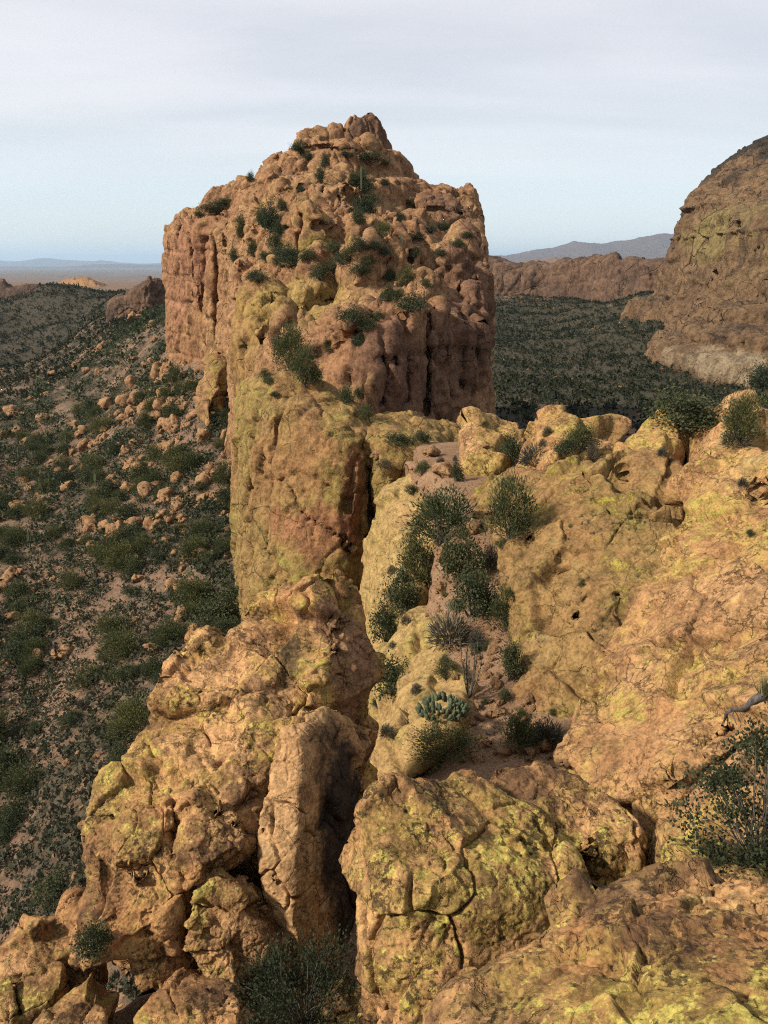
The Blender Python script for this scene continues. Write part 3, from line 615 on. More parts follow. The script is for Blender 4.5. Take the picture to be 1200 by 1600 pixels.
# ------------------------------------------------------------------ cliffs across the valley
gC = Grid((60, 185, -48), (290, 560, 98), 2.0)
cl = [W(1062,455,440), W(1076,455,415), W(1120,470,385), W(1145,470,345), W(1180,480,315), W(1230,500,275), (220, 230, 0), (285, 300, 0), (285, 550, 0), W(1110,455,545)]
ct = np.array([W(*p) for p in ((1040,350,440),(1062,305,430),(1082,300,430),(1096,282,448),(1112,272,455),(1150,240,470),(1200,212,480),(1240,198,480),(1130,310,400),(1200,310,350),(1240,340,300))] + [np.array(p) for p in ((250, 480, 74), (230, 540, 66), (195, 540, 46), (280, 300, 50), (220, 240, 25))])
ctf = rbf(ct[:, :2] / 100, ct[:, 2], 1e-3)
gC.prism(cl, lambda X, Y: ctf(X / 100, Y / 100), batter=0.24, z0=20, k=2.0, wob=10, ws=34, ledge=13)
def bench(pts, top, bat=0.12):
    P = [W(*p) for p in pts]; gC.prism(P + [np.array((230, 240, 0)), np.array((230, 420, 0)), np.array((150, 440, 0))], lambda X, Y: np.full(X.shape, top, np.float32) + 1.8 * fbm(np.stack([X.ravel() / 20, Y.ravel() / 20, 0 * X.ravel()], 1), 3).reshape(X.shape) + 0.08 * (X - 120), batter=bat, z0=-15, k=0.9, wob=7, ws=22)
bench([(980,490,402),(1010,490,385),(1060,490,365),(1105,500,335),(1140,500,320)], -15.5)
bench([(1030,560,290),(1060,575,262),(1110,580,248),(1160,590,238),(1230,590,228),(1300,590,220)], -23)
bench([(1085,560,272),(1120,560,258),(1160,560,248),(1230,580,236),(1320,560,228)], -18)
bench([(1120,520,285),(1150,520,268),(1230,540,248),(1320,540,240)], -12)
bench([(1150,480,300),(1180,480,282),(1240,500,262),(1320,500,255)], -5)
for ln in ([(1075,310),(1062,370),(1060,430)],[(1100,300),(1092,370),(1096,440)],[(1130,290),(1120,360),(1126,430)],[(1160,280),(1158,350),(1150,420)],[(1185,300),(1190,380),(1184,450)]): gC.groove(ln, 1.5, 5, 0.8)
v, q = gC.mesh(1); n = normals(v, q); log('cliff', len(q))
o = finish('cliff', v, q, disp_cliff(v, n, 6.5, strata=0.6, flute=2.4, lump=0.6), M['cliff']); tag(o, 'tan and brown cliff with benches across the valley on the right', 'cliff', kind='structure')

def ridge(name, line, crest, depth, base, h, mat, u, label, bat=0.15, k=3, wob=10, ws=50, **kw):
    """A wall of cliffs seen far off: front line of (px, Y), crest height by (px, py, Y)."""
    Fp = [W(px, 430, Y)[:2] for px, Y in line]; Bp = [p + np.array((p[0] / p[1] * depth, depth)) for p in Fp[::-1]]
    poly = np.array(Fp + Bp); cp = np.array([W(*c) for c in crest]); dirx = cp[:, 0]
    o_ = np.argsort(dirx); xs, zs = dirx[o_], cp[o_, 2]
    g_ = Grid((poly[:, 0].min() - 15, poly[:, 1].min() - 15, base), (poly[:, 0].max() + 15, poly[:, 1].max() + 15, zs.max() + 12), h)
    def top(X, Y): return np.interp(X * (np.mean(cp[:, 1]) / Y), xs, zs).astype(np.float32)
    g_.prism(poly, top, batter=bat, z0=zs.mean(), k=k, wob=wob, ws=ws)
    v, q = g_.mesh(1); n = normals(v, q)
    o = finish(name, v, q, disp_cliff(v, n, u, **kw), mat); return tag(o, label, name.replace('_', ' '), kind='structure')
ridge('ridge', [(700,700),(760,690),(800,672),(850,665),(880,640),(930,622),(960,600),(985,560),(1010,545),(1060,540)],
      [(700,408,700),(757,404,690),(800,416,680),(850,414,670),(868,404,665),(900,406,650),(930,402,640),(960,399,620),(972,395,610),(985,396,600),(993,410,590),(1000,399,580),(1010,405,580),(1060,410,560)], 90, -45, 2.4, M['ridge'], 12,
      'dark red cliff ridge closing the valley beyond the shrubby slope', bat=0.22, wob=14, ws=45, strata=0.5, flute=1.3, lump=0.7)
ridge('mesa', [(163,300),(185,292),(225,285),(262,290),(275,300)], [(163,478,300),(172,468,300),(200,454,300),(222,442,300),(236,434,300),(248,435,300),(256,442,300),(262,456,300),(275,466,300)], 16, -32, 0.7, M['ridge'], 3.4,
      'small brown fin of rock left of the butte on the skyline of the slope', bat=0.10, k=1.0, wob=3, ws=14, strata=0.4, flute=1.3, lump=0.8)
ridge('red_cliff', [(96,1150),(120,1100),(150,1060),(182,1080)], [(90,448,1100),(105,440,1100),(120,435,1100),(135,434,1100),(150,441,1100),(165,448,1100),(178,452,1100),(186,462,1100)], 120, -75, 4.0, M['butte'], 14,
      'pale pink cliff far off above the dark hills on the left', bat=0.3, k=4, wob=10, ws=60, strata=0.3, flute=1.0, lump=0.4)
ridge('low_crag', [(-60,560),(0,545),(30,540),(62,535),(100,545)], [(-60,436,560),(0,440,550),(4,437,550),(10,447,550),(28,449,550),(40,444,550),(60,447,550),(75,452,550),(100,456,550)], 25, -60, 1.6, M['ridge'], 6,
      'dark broken crags on the hill crest at the far left', bat=0.35, k=2, wob=5, ws=25, strata=0.4, flute=1.1, lump=0.8)

def mountains(name, Y, crest, depth, mat, label, amp):
    """Far mountain range: crest profile with a front slope and gullied spurs."""
    c = np.array([W(px, py, Y) for px, py in crest]); nx, ny = 240, 30
    x = np.linspace(c[0, 0], c[-1, 0], nx); zc = np.interp(x, c[:, 0], c[:, 2]); t = np.linspace(0, 1, ny)
    X, Tt = np.meshgrid(x, t, indexing='ij'); prof = np.where(Tt < 0.6, sst(Tt, 0.0, 0.6) ** 0.8, 1 - 0.9 * sst(Tt, 0.6, 1.0)); base = -160
    P = np.stack([X.ravel() / depth * 1.6, Tt.ravel() * 1.6, 0 * X.ravel() + Y / 1000], 1)
    nz = fbm(P * 1.5, 5, 0.55, True).reshape(X.shape); crest_n = fbm(np.stack([x / depth * 5, 0 * x + 1.5, 0 * x], 1), 4)
    Z = base + (zc[:, None] - base + amp * 0.15 * crest_n[:, None]) * prof * (1 + 0.18 * (nz - 0.6) * np.sin(Tt * math.pi * 1.0) * 1.6)
    v = np.stack([X.ravel(), (Y + (Tt - 0.6) * depth).ravel(), Z.ravel()], 1); I = np.arange(nx * ny).reshape(nx, ny)
    q = np.stack([I[:-1, :-1].ravel(), I[1:, :-1].ravel(), I[1:, 1:].ravel(), I[:-1, 1:].ravel()], 1)
    return tag(ob(name, mk_mesh(name, v, q, mat)), label, 'mountains', kind='structure')
mountains('mountains', 38000, [(-250,412),(-60,410),(0,408),(30,408),(55,405),(75,403),(95,406),(125,407),(150,408),(165,406),(185,410),(215,412),(250,411),(275,412),(330,413)], 6000, M['ridge'], 'blue mountain range on the far left horizon', 60)
mountains('mountains', 24000, [(-250,415),(0,416),(60,417),(120,416),(150,413),(200,412.5),(250,413),(330,415)], 4000, M['ridge'], 'low blue hills in front of the far left mountains', 40)
mountains('mountains', 16000, [(700,405),(755,399),(790,399),(830,393),(870,388),(900,379),(940,381),(975,376),(1005,371),(1035,367),(1100,360),(1200,352),(1400,380)], 5000, M['ridge'], 'lavender mountain range behind the cliff ridge on the right', 200)
mountains('hill', 3000, [(790,414),(812,407),(835,402),(858,401),(880,406),(905,412),(930,416)], 700, M['soil'], 'low olive hill behind the dip in the cliff ridge', 6)
log('far')
# ------------------------------------------------------------------ the rocks of the near ridge, each its own mass
Z3 = lambda d: np.array((0, 0, d))
def hp(pts, down=2.0, back=0.0, inset=0.0, zmin=None):
    """Corner points seen in the photograph plus the hidden lower and rear corners."""
    P = [W(*p) for p in pts]; c = np.mean(P, 0); out = list(P)
    for p in P:
        r = p - Z3(down) + inset * (c - p) * np.array((1, 1, 0))
        if zmin is not None: r[2] = min(r[2], zmin)
        out.append(r)
        if back: out.append(p + np.array((p[0] / p[1] * back, back, -0.35 * down)))
    return out
def rock(name, hulls, h, mat, u, label, cat='rock', sub=1, k=0.2, union=0.15, grooves=(), cuts=(), balls=(), grp=None, kind=None, **kw):
    allp = np.concatenate([np.array(H) for H in hulls]); m = 6 * h + 0.25 * u
    g_ = Grid(allp.min(0) - m, allp.max(0) + m, h)
    for H in hulls: g_.hull(H, k, union=union)
    for (p, r, kk) in balls: g_.ellipsoid(p, r, None, kk)
    for C in cuts: g_.hull(C, k * 0.4, union=0.05, cut=True)
    for (line, r, dep) in grooves: g_.groove(line, r, dep, r * 0.6)
    v, q = g_.mesh(sub); n = normals(v, q)
    o = finish(name, v, q, disp_near(v, n, u, **kw), mat, False); log(name, len(q))
    return tag(o, label, cat, grp, kind)

# bottom right: the lichen-crusted rock right below the camera
rock('rock_slab', [
    [W(648,1600,4.55), W(690,1570,4.7), W(765,1500,5.0), W(850,1418,5.35), W(905,1375,5.55), W(950,1352,5.65), W(1060,1338,5.7), W(1200,1350,5.5), W(1330,1400,5.2),
     W(1000,1450,4.75), W(1200,1500,4.2), W(900,1600,4.1), W(1200,1600,3.55), (2.9, 1.2, -2.9), (0.4, 1.2, -3.6), (0.2, 3.5, -5.3), (0.1, 4.4, -6.6), (0.6, 5.6, -6.6), (3.6, 5.8, -6.6), (3.8, 1.2, -6.6), (0.2, 1.2, -6.6)]],
    0.05, M['fg'], 0.62, 'big lichen crusted boulder filling the bottom right corner', 'rock', sub=2, k=0.2,
    grooves=[([(860,1440),(905,1465),(960,1455),(1010,1475)], 0.012, 0.05), ([(790,1520),(850,1530),(880,1590)], 0.014, 0.06), ([(1000,1560),(1010,1600)], 0.012, 0.06), ([(960,1490),(935,1560)], 0.010, 0.05)], nod=1.5, lump=0.55)
rock('boulder', [hp([(1030,1318,7.3),(1080,1296,7.6),(1150,1302,7.6),(1210,1322,7.3),(1215,1400,6.4),(1100,1370,6.6)], 1.8, 0.3, 0.1)],
     0.045, M['fg'], 0.5, 'rounded brown rock edge between the bottom right boulder and the leafy shrub', 'rock', k=0.2, nod=0.8)
# the block left of it, its face dropping into the dark gap
rock('rock_block', [
    [W(553,1245,8.9), W(560,1222,9.3), W(590,1196,9.7), W(650,1177,10.1), W(735,1180,10.2), W(850,1245,9.6), W(905,1300,9.1), W(930,1345,8.7), W(905,1400,8.3), W(840,1455,7.9), W(720,1410,7.75), W(600,1400,7.9), W(556,1330,8.3),
     W(562,1600,7.75), W(700,1600,7.3), W(850,1560,7.6), (-0.25, 8.0, -10.5), (2.6, 7.8, -10.5), (2.8, 10.2, -10.5), (-0.2, 10, -10.5)],
    [W(745,1172,10.4), W(790,1160,10.7), W(850,1168,10.8), W(930,1208,10.3), W(1000,1255,9.7), W(1024,1285,9.4), W(1010,1318,9.1), W(930,1345,8.9), W(880,1290,9.4), (1.2, 9.6, -9.5), (3.2, 9, -9.5), (3.6, 10.5, -9.5), (1.2, 10.8, -9.5)],
    [W(690,1480,7.5), W(760,1470,7.6), W(800,1500,7.4), W(740,1600,7.0), W(600,1540,7.5), W(590,1600,7.3), (0.0, 7.4, -10.2), (1.4, 7.2, -10.2), (1.2, 8.2, -9.6)]],
    0.08, M['fg'], 0.75, 'rounded lichened rock block at centre bottom beside the dark gap', 'rock', sub=2, k=0.32, union=0.08,
    grooves=[([(690,1240),(700,1290),(698,1340),(685,1385)], 0.022, 0.14), ([(770,1300),(760,1350),(775,1400)], 0.014, 0.08), ([(640,1225),(655,1270)], 0.014, 0.06), ([(905,1290),(915,1340)], 0.03, 0.15)], nod=1.3, lump=0.7)
# the crag at the left
crag_u = 0.72
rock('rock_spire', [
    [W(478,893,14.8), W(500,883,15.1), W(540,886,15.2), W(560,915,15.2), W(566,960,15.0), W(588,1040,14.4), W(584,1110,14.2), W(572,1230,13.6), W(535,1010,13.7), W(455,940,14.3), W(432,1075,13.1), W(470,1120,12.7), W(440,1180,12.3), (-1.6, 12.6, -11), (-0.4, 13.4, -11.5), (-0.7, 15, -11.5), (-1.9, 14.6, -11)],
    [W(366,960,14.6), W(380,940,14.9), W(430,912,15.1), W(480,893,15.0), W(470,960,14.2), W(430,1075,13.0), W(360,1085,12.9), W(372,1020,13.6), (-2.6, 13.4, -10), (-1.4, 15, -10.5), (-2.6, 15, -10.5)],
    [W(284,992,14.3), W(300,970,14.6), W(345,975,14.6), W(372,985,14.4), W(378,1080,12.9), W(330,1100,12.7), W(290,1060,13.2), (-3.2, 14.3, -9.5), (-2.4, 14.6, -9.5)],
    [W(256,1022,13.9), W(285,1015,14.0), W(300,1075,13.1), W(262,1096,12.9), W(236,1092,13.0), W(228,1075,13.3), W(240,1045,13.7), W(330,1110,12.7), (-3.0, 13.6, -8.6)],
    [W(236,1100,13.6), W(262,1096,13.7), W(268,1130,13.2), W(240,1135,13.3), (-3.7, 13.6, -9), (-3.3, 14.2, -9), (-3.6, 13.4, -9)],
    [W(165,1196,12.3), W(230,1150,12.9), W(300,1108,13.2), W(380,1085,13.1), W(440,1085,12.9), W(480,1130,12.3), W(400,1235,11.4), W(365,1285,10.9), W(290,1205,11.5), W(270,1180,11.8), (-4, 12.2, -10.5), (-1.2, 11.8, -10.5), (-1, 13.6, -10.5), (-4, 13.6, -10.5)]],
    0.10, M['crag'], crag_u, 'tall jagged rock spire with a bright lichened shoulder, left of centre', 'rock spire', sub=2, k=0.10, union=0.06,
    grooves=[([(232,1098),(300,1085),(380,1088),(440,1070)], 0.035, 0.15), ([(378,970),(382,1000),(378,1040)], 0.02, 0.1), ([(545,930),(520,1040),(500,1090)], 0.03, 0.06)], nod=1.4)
rock('lichened_rock', [
    [W(124,1290,10.9), W(132,1225,11.7), W(160,1190,12.3), W(262,1172,12.3), W(276,1200,11.7), W(268,1300,10.6), W(266,1390,10.1), W(280,1450,9.9), W(262,1530,9.6), W(190,1560,9.4), W(158,1500,9.7), W(140,1440,9.95), W(122,1350,10.4), (-4.3, 11.2, -10.6), (-2.6, 10.6, -10.8), (-2.6, 12.4, -10.6), (-4.4, 12.3, -10)],
    ], 0.055, M['fg'], 0.6, 'bright yellow lichened rock face at lower left, left of the long crack', 'rock', sub=2, k=0.2,
    grooves=[([(180,1330),(205,1345)], 0.03, 0.12), ([(200,1320),(215,1370)], 0.015, 0.06), ([(150,1290),(190,1262),(235,1270)], 0.012, 0.05), ([(235,1400),(232,1480)], 0.014, 0.07)], nod=1.5)
rock('rock_wedge', [
    [W(278,1198,11.7), W(300,1185,11.9), W(350,1225,11.4), W(386,1290,10.8), W(388,1312,10.6), W(330,1360,10.2), W(286,1402,9.95), W(272,1380,10.1), W(272,1290,10.7), (-2.9, 11.4, -9.4), (-2.0, 11.2, -9.2), (-2.0, 12.4, -9.6), (-2.9, 12.4, -9.6)]],
    0.05, M['fg'], 0.55, 'cracked lichened rock wedge overhanging the dark cavity at lower left', 'rock', sub=2, k=0.12,
    grooves=[([(300,1230),(340,1262),(378,1290)], 0.014, 0.08), ([(335,1290),(325,1330)], 0.01, 0.05)], nod=1.3)
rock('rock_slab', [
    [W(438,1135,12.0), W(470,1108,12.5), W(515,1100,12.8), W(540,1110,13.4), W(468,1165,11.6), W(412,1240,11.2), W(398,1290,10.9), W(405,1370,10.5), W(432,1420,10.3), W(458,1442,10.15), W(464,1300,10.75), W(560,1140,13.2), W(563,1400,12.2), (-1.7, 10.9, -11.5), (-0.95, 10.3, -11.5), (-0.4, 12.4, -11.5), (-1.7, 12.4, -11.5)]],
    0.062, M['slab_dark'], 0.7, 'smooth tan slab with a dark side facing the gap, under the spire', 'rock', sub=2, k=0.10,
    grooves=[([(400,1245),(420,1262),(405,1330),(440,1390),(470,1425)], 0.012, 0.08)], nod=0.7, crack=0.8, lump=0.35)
rock('boulder', [[W(290,1420,9.9), W(318,1362,10.3), W(345,1354,10.4), W(378,1400,10.1), W(400,1440,10.0), W(412,1480,9.9), W(402,1540,9.6), W(330,1528,9.5), W(288,1490,9.6), (-2.4, 10.2, -10.3), (-1.4, 10.4, -10.3), (-1.8, 11, -9.6)]],
     0.045, M['slab'], 0.45, 'knobbly triangular boulder wedged under the overhang at lower left', 'boulder', sub=2, k=0.06, nod=1.8, crack=1.2)
rock('boulder', [hp([(215,1560,9.2),(250,1525,9.5),(320,1518,9.5),(378,1550,9.2),(384,1600,8.7),(300,1640,8.3),(215,1640,8.4)], 1.2, 0.3, 0.05)],
     0.045, M['fg'], 0.5, 'flat lichened boulder at the bottom edge below the wedged triangular one', 'boulder', k=0.10, nod=1.1)
for i, (pts, dn, lab) in enumerate([
    ([(-60,1530,9.9),(0,1472,10.4),(62,1432,10.9),(112,1440,10.8),(120,1480,10.4),(60,1520,9.9)], 1.2, 'grey topped rock ledge at the left edge, topmost of the corner blocks'),
    ([(-60,1560,9.6),(0,1540,9.7),(20,1520,9.9),(28,1580,9.3),(0,1620,9.0),(-70,1620,9.0)], 1.2, 'orange corner block at the very left edge near the bottom'),
    ([(18,1535,9.9),(50,1510,10.1),(95,1498,10.1),(100,1530,9.8),(82,1560,9.5),(36,1586,9.3)], 1.0, 'cube shaped orange block between the corner blocks at lower left'),
    ([(45,1600,9.0),(80,1560,9.4),(130,1520,9.7),(160,1530,9.6),(168,1580,9.1),(165,1650,8.4),(60,1660,8.3)], 1.2, 'sloping brown block at bottom left, nearest of the corner blocks'),
    ([(95,1420,10.9),(110,1392,11.2),(128,1400,11.2),(150,1450,10.5),(150,1500,10.1),(110,1490,10.3)], 0.9, 'small yellow lichened rock against the foot of the left face'),
    ([(60,1480,10.4),(85,1460,10.5),(95,1500,10.2),(70,1510,10.2)], 0.5, 'small broken rock wedged among the corner blocks'),
    ([(466,1590,8.6),(500,1558,8.9),(540,1540,9.0),(566,1548,8.9),(568,1640,8.0),(470,1640,8.1)], 1.2, 'yellow lichened rock at the bottom edge right of the leafy shrub'),
    ([(505,1568,8.62),(510,1552,8.75),(535,1547,8.8),(548,1552,8.75),(548,1576,8.55),(508,1584,8.5)], 0.12, 'small brown stone lying on the rock at the bottom edge')]):
    rock('boulder' if i < 7 else 'stone', [hp(pts, dn, 0.15, 0.02)], 0.04 if i < 7 else 0.02, M['slab'] if i in (0, 7) else M['fg'], 0.4 if i < 7 else 0.15, lab, 'boulder' if i < 7 else 'stone', sub=1, k=0.05 if i < 7 else 0.03, nod=0.8, grp='broken blocks along the bottom left edge' if i < 6 else None)

# the right flank: the long tan slab and the walls behind it
rock('rock_slab', [
    [W(874,1190,12.6), W(885,1150,13.2), W(930,1040,15.2), W(1000,950,16.6), W(1036,888,17.8), W(1100,880,16.6), W(1210,900,14.2), W(1230,1080,10.6), W(1160,1150,10.4), W(1060,1235,10.4), W(960,1235,11.2), W(890,1210,12.2),
     (2.6, 11.5, -11.5), (6, 10.4, -11.5), (8, 14, -11.5), (6, 17.8, -11.5), (3.2, 14, -11.5)],
    [W(1040,1240,10.3), W(1100,1180,10.2), W(1230,1110,9.7), W(1260,1250,8.3), W(1200,1330,7.7), W(1090,1320,8.5), W(1030,1300,9.2), (3.2, 9.2, -9.5), (5.4, 8, -9.5), (5, 10.5, -9.5)]],
    0.125, M['slab'], 0.95, 'long tan slab sloping up to the right edge', 'rock', sub=2, k=0.3, union=0.2,
    grooves=[([(1150,1130),(1080,1180),(1045,1230)], 0.03, 0.12), ([(1085,915),(1080,950),(1095,970)], 0.02, 0.08), ([(1000,1060),(1040,1075),(1090,1070)], 0.018, 0.08), ([(930,1060),(960,1075)], 0.015, 0.06)], nod=1.0, lump=0.8)
rock('rock_wall', [
    [W(1040,890,19.5), W(1038,800,21.5), W(1050,740,23), W(1070,690,24.5), W(1130,680,23.5), W(1230,690,21), W(1250,900,16.5), W(1100,890,18.0), (6.2, 19, -11), (10, 16, -11), (11.5, 24, -11), (8.5, 26, -11), (6, 22, -11)]],
    0.14, M['slab'], 1.2, 'orange tan rock wall above the long slab at the right edge', 'rock', sub=1, k=0.5, grooves=[([(1045,780),(1060,840),(1050,880)], 0.12, 0.4), ([(1180,760),(1200,800)], 0.1, 0.3)], nod=0.9)
rock('rock_wall', [
    [W(838,790,23.8), W(850,765,24.4), W(930,716,24.3), W(985,694,24.6), W(1030,692,24.8), W(1075,715,24.0), W(1080,900,19.5), W(1000,960,18.6), W(935,1045,18.0), W(830,930,20.6), W(785,890,22.2), W(775,850,22.8), W(800,835,23.0),
     (3.6, 20, -11.5), (4.2, 18, -11.5), (8, 19, -11.5), (9.5, 26, -11.5), (4.4, 26, -11.5)],
    [W(800,1020,20.2), W(812,970,20.8), W(850,920,20.9), W(935,945,19.6), W(960,1000,18.6), W(930,1080,17.8), W(870,1132,17.5), W(830,1120,18.0), W(806,1070,19.0), (3.5, 18.5, -11.6), (5.4, 17.5, -11.6), (6, 20, -11.6)]],
    0.14, M['wall'], 1.1, 'shadowed olive and ochre rock wall standing right of the gully', 'rock', sub=2, k=0.3, union=0.2,
    grooves=[([(830,840),(870,870),(910,930),(950,960)], 0.06, 0.3), ([(975,735),(965,770)], 0.07, 0.3), ([(850,930),(900,960),(930,985)], 0.05, 0.25), ([(965,930),(975,980)], 0.10, 0.3)], nod=0.9, lump=0.9)
for pts, dn, h, u, k, lab, mt in [
    ([(722,660,40.5),(735,650,41),(775,640,42),(805,640,42),(825,660,41),(826,690,39.5),(800,720,38),(770,735,37),(726,728,38),(720,690,39.5)], 4.5, 0.16, 1.5, 0.8, 'rounded tan boulder on the ridge right beside the butte', 'slab'),
    ([(805,715,35),(830,672,36.5),(850,658,37),(900,652,37),(950,662,36.5),(970,672,36),(960,700,33.5),(900,715,32),(840,730,32.5)], 4, 0.16, 1.5, 0.8, 'broad ochre rock dome on the ridge between two bushes', 'slab'),
    ([(740,760,34),(780,735,35),(850,715,32),(925,712,30),(940,740,28),(860,780,27.5),(800,830,27),(745,800,31)], 4, 0.15, 1.4, 0.7, 'low ochre rock shelf below the dome above the gully', 'wall'),
    ([(965,690,29),(985,665,30),(1010,652,30.5),(1050,655,30),(1080,670,29),(1060,700,27),(990,710,27)], 4, 0.15, 1.3, 0.7, 'smooth tan hump on the ridge crest left of the dark bush', 'slab'),
    ([(1075,672,29),(1095,645,29.5),(1120,622,30),(1160,618,30),(1200,630,29.5),(1260,640,29),(1240,690,26),(1100,700,26)], 5, 0.15, 1.3, 0.7, 'orange rock hump on the ridge crest at the right edge', 'slab'),
    ([(1150,690,23),(1175,670,23.5),(1205,652,23.5),(1270,650,23),(1260,720,20.5),(1170,720,21)], 3, 0.13, 1.1, 0.5, 'yellowish rock hump at the right edge in front of the crest', 'dome')]:
    rock('boulder', [hp(pts, dn, 2.0, 0.0)], h, M[mt], u, lab, 'boulder', sub=1, k=k * 0.6, grp='rock humps on the ridge crest', nod=1.0, lump=1.25)
# the pale domes along the left rim of the gully
for pts, h, k, lab in [
    ([(556,900,41.5),(572,800,43),(596,748,44.3),(625,728,45),(665,728,44.5),(705,742,42),(728,790,37),(700,870,32),(660,930,29),(600,960,29.5),(566,945,34)], 0.18, 0.9, 'large yellow rock dome right of the deep crack'),
    ([(590,1005,25),(610,975,26.5),(650,945,27.5),(705,930,27),(748,960,24.5),(740,1010,22),(690,1040,20.5),(620,1070,21),(590,1060,22.5)], 0.14, 0.6, 'yellow rock dome in the middle of the gully rim'),
    ([(578,1195,17),(586,1130,18.5),(620,1080,20.3),(680,1050,21),(735,1062,20),(750,1110,18),(735,1170,16.5),(660,1210,15.5),(590,1230,15.8)], 0.13, 0.6, 'nearest yellow rock dome of the gully rim, beside the spire')]:
    P = hp(pts, 6.0, 0.0, 0.0, zmin=-20); P = [p + Z3(0.25) for p in P]; P += [p + np.array((0.5, 1.5, -6)) for p in P[:6:2]]
    rock('rock_dome', [P], h, M['dome'], 1.2, lab, 'rock', sub=1, k=k, grp='yellow rock domes along the gully', nod=0.55, crack=0.9, lump=0.9)

# gully floor and the body of the ridge under everything
def gully_z(X, Y): return GZ(X / 10, Y / 10)
GPT = [(840,1150,17.2),(700,1190,16.3),(780,1180,16.2),(760,1000,21.5),(740,900,26),(770,830,29),(690,760,36),(705,722,42),(650,700,47),(760,940,24),(820,1000,21)]
GZP = np.array([W(*p) for p in GPT] + [np.array(p) for p in ((2, 11, -10.2), (-1.2, 10, -11.0), (4, 12, -10.5), (7, 16, -9.5), (10, 26, -9), (14, 36, -9.5), (6, 46, -10), (-3, 9, -10.8), (-2, 6, -8.5), (4, 6, -8), (10, 10, -8), (12, 20, -9), (-5, 12, -11))])
GZ = rbf(GZP[:, :2] / 10, GZP[:, 2], 5e-3)
gR = Grid((-8, -2, -34), (22, 52, -4), 0.34)
ridge_poly = [(-5.2, 1), (-5.0, 9.5), (-3.6, 11), (-1.8, 13.0), (0.7, 14.5), (1.1, 17), (1.3, 21), (1.6, 25), (2.2, 30), (2.6, 36), (1.5, 44), (1.5, 50), (8, 50), (16, 40), (19, 30), (20, 1)]
gR.prism(ridge_poly, gully_z, batter=0.10, z0=-10, k=0.8, wob=0.8, ws=3.5)
v, q = gR.mesh(1); n = normals(v, q); up = sst(n[:, 2], 0.45, 0.8)
d = (1 - up) * disp_near(v, n, 1.3, nod=0.8) + up * (0.12 * fbm(v / 1.2, 4) + 0.05 * fbm(v / 0.25, 3))
o = finish('ridge_ground', v, q, d, M['gully'], True); tag(o, 'stony orange soil along the gully of the ridge', kind='structure'); log('ridge', len(q))
rock('boulder', [hp([(308,620,100),(322,560,104),(345,538,106),(352,560,105),(350,600,101),(325,640,97)], 3, 1.5)], 0.35, M['butte'], 2.2, 'tall leaning slab propped against the left foot of the butte', 'boulder', k=0.5, nod=0.5)
_ones = 'zero one two three four five six seven eight nine ten eleven twelve thirteen fourteen fifteen sixteen seventeen eighteen nineteen'.split(); _tens = '- - twenty thirty forty fifty sixty seventy eighty ninety'.split()
def num(x):
    n = min(99, max(0, int(round(x)))); return _ones[n] if n < 20 else _tens[n // 10] + ('-' + _ones[n % 10] if n % 10 else '')
_seen = set()
def uniq(lab):
    for extra in ('', ', the upper one', ', the right one', ', the smaller one', ', the lower one', ', the rear one'):
        if lab + extra not in _seen: _seen.add(lab + extra); return lab + extra
    return lab
def place(P):
    u, w, d = project(np.asarray(P)[None]); return '%s percent across, %s percent down' % (num(float(u[0]) / 12), num(float(w[0]) / 16))
# ------------------------------------------------------------------ plants: prototypes of about one metre, base at the origin
def unit(v): return v / np.maximum(np.linalg.norm(v, axis=-1, keepdims=True), 1e-9)
def leaf_quads(P, D, L, Wd, rng):
    """One diamond-shaped leaf at every P along D."""
    n = len(P); D = unit(D); S = unit(np.cross(D, rng.normal(size=(n, 3)))); L = np.broadcast_to(np.asarray(L), (n,))[:, None]; Wd = np.broadcast_to(np.asarray(Wd), (n,))[:, None]
    N = np.cross(D, S)
    v = np.stack([P, P + D * L * 0.45 + S * Wd + N * L * 0.08, P + D * L, P + D * L * 0.45 - S * Wd + N * L * 0.08], 1).reshape(-1, 3)
    return v.astype(np.float32), np.arange(4 * n, dtype=np.int32).reshape(n, 4)
def tubes(paths, sides=5):
    """Tapered tubes; paths = list of (points, radii)."""
    V, Q, o = [], [], 0
    for P, R in paths:
        P = np.asarray(P, float); m = len(P); T = unit(np.gradient(P, axis=0)); A = unit(np.cross(T, np.array((0.31, 0.72, 0.62)))); B = np.cross(T, A)
        a = np.arange(sides) * 2 * math.pi / sides
        ring = P[:, None] + np.asarray(R)[:, None, None] * (np.cos(a)[None, :, None] * A[:, None] + np.sin(a)[None, :, None] * B[:, None])
        V.append(ring.reshape(-1, 3)); I = o + np.arange(m * sides).reshape(m, sides); J = np.roll(I, -1, 1)
        Q.append(np.stack([I[:-1].ravel(), J[:-1].ravel(), J[1:].ravel(), I[1:].ravel()], 1)); o += m * sides
    return np.concatenate(V).astype(np.float32), np.concatenate(Q).astype(np.int32)
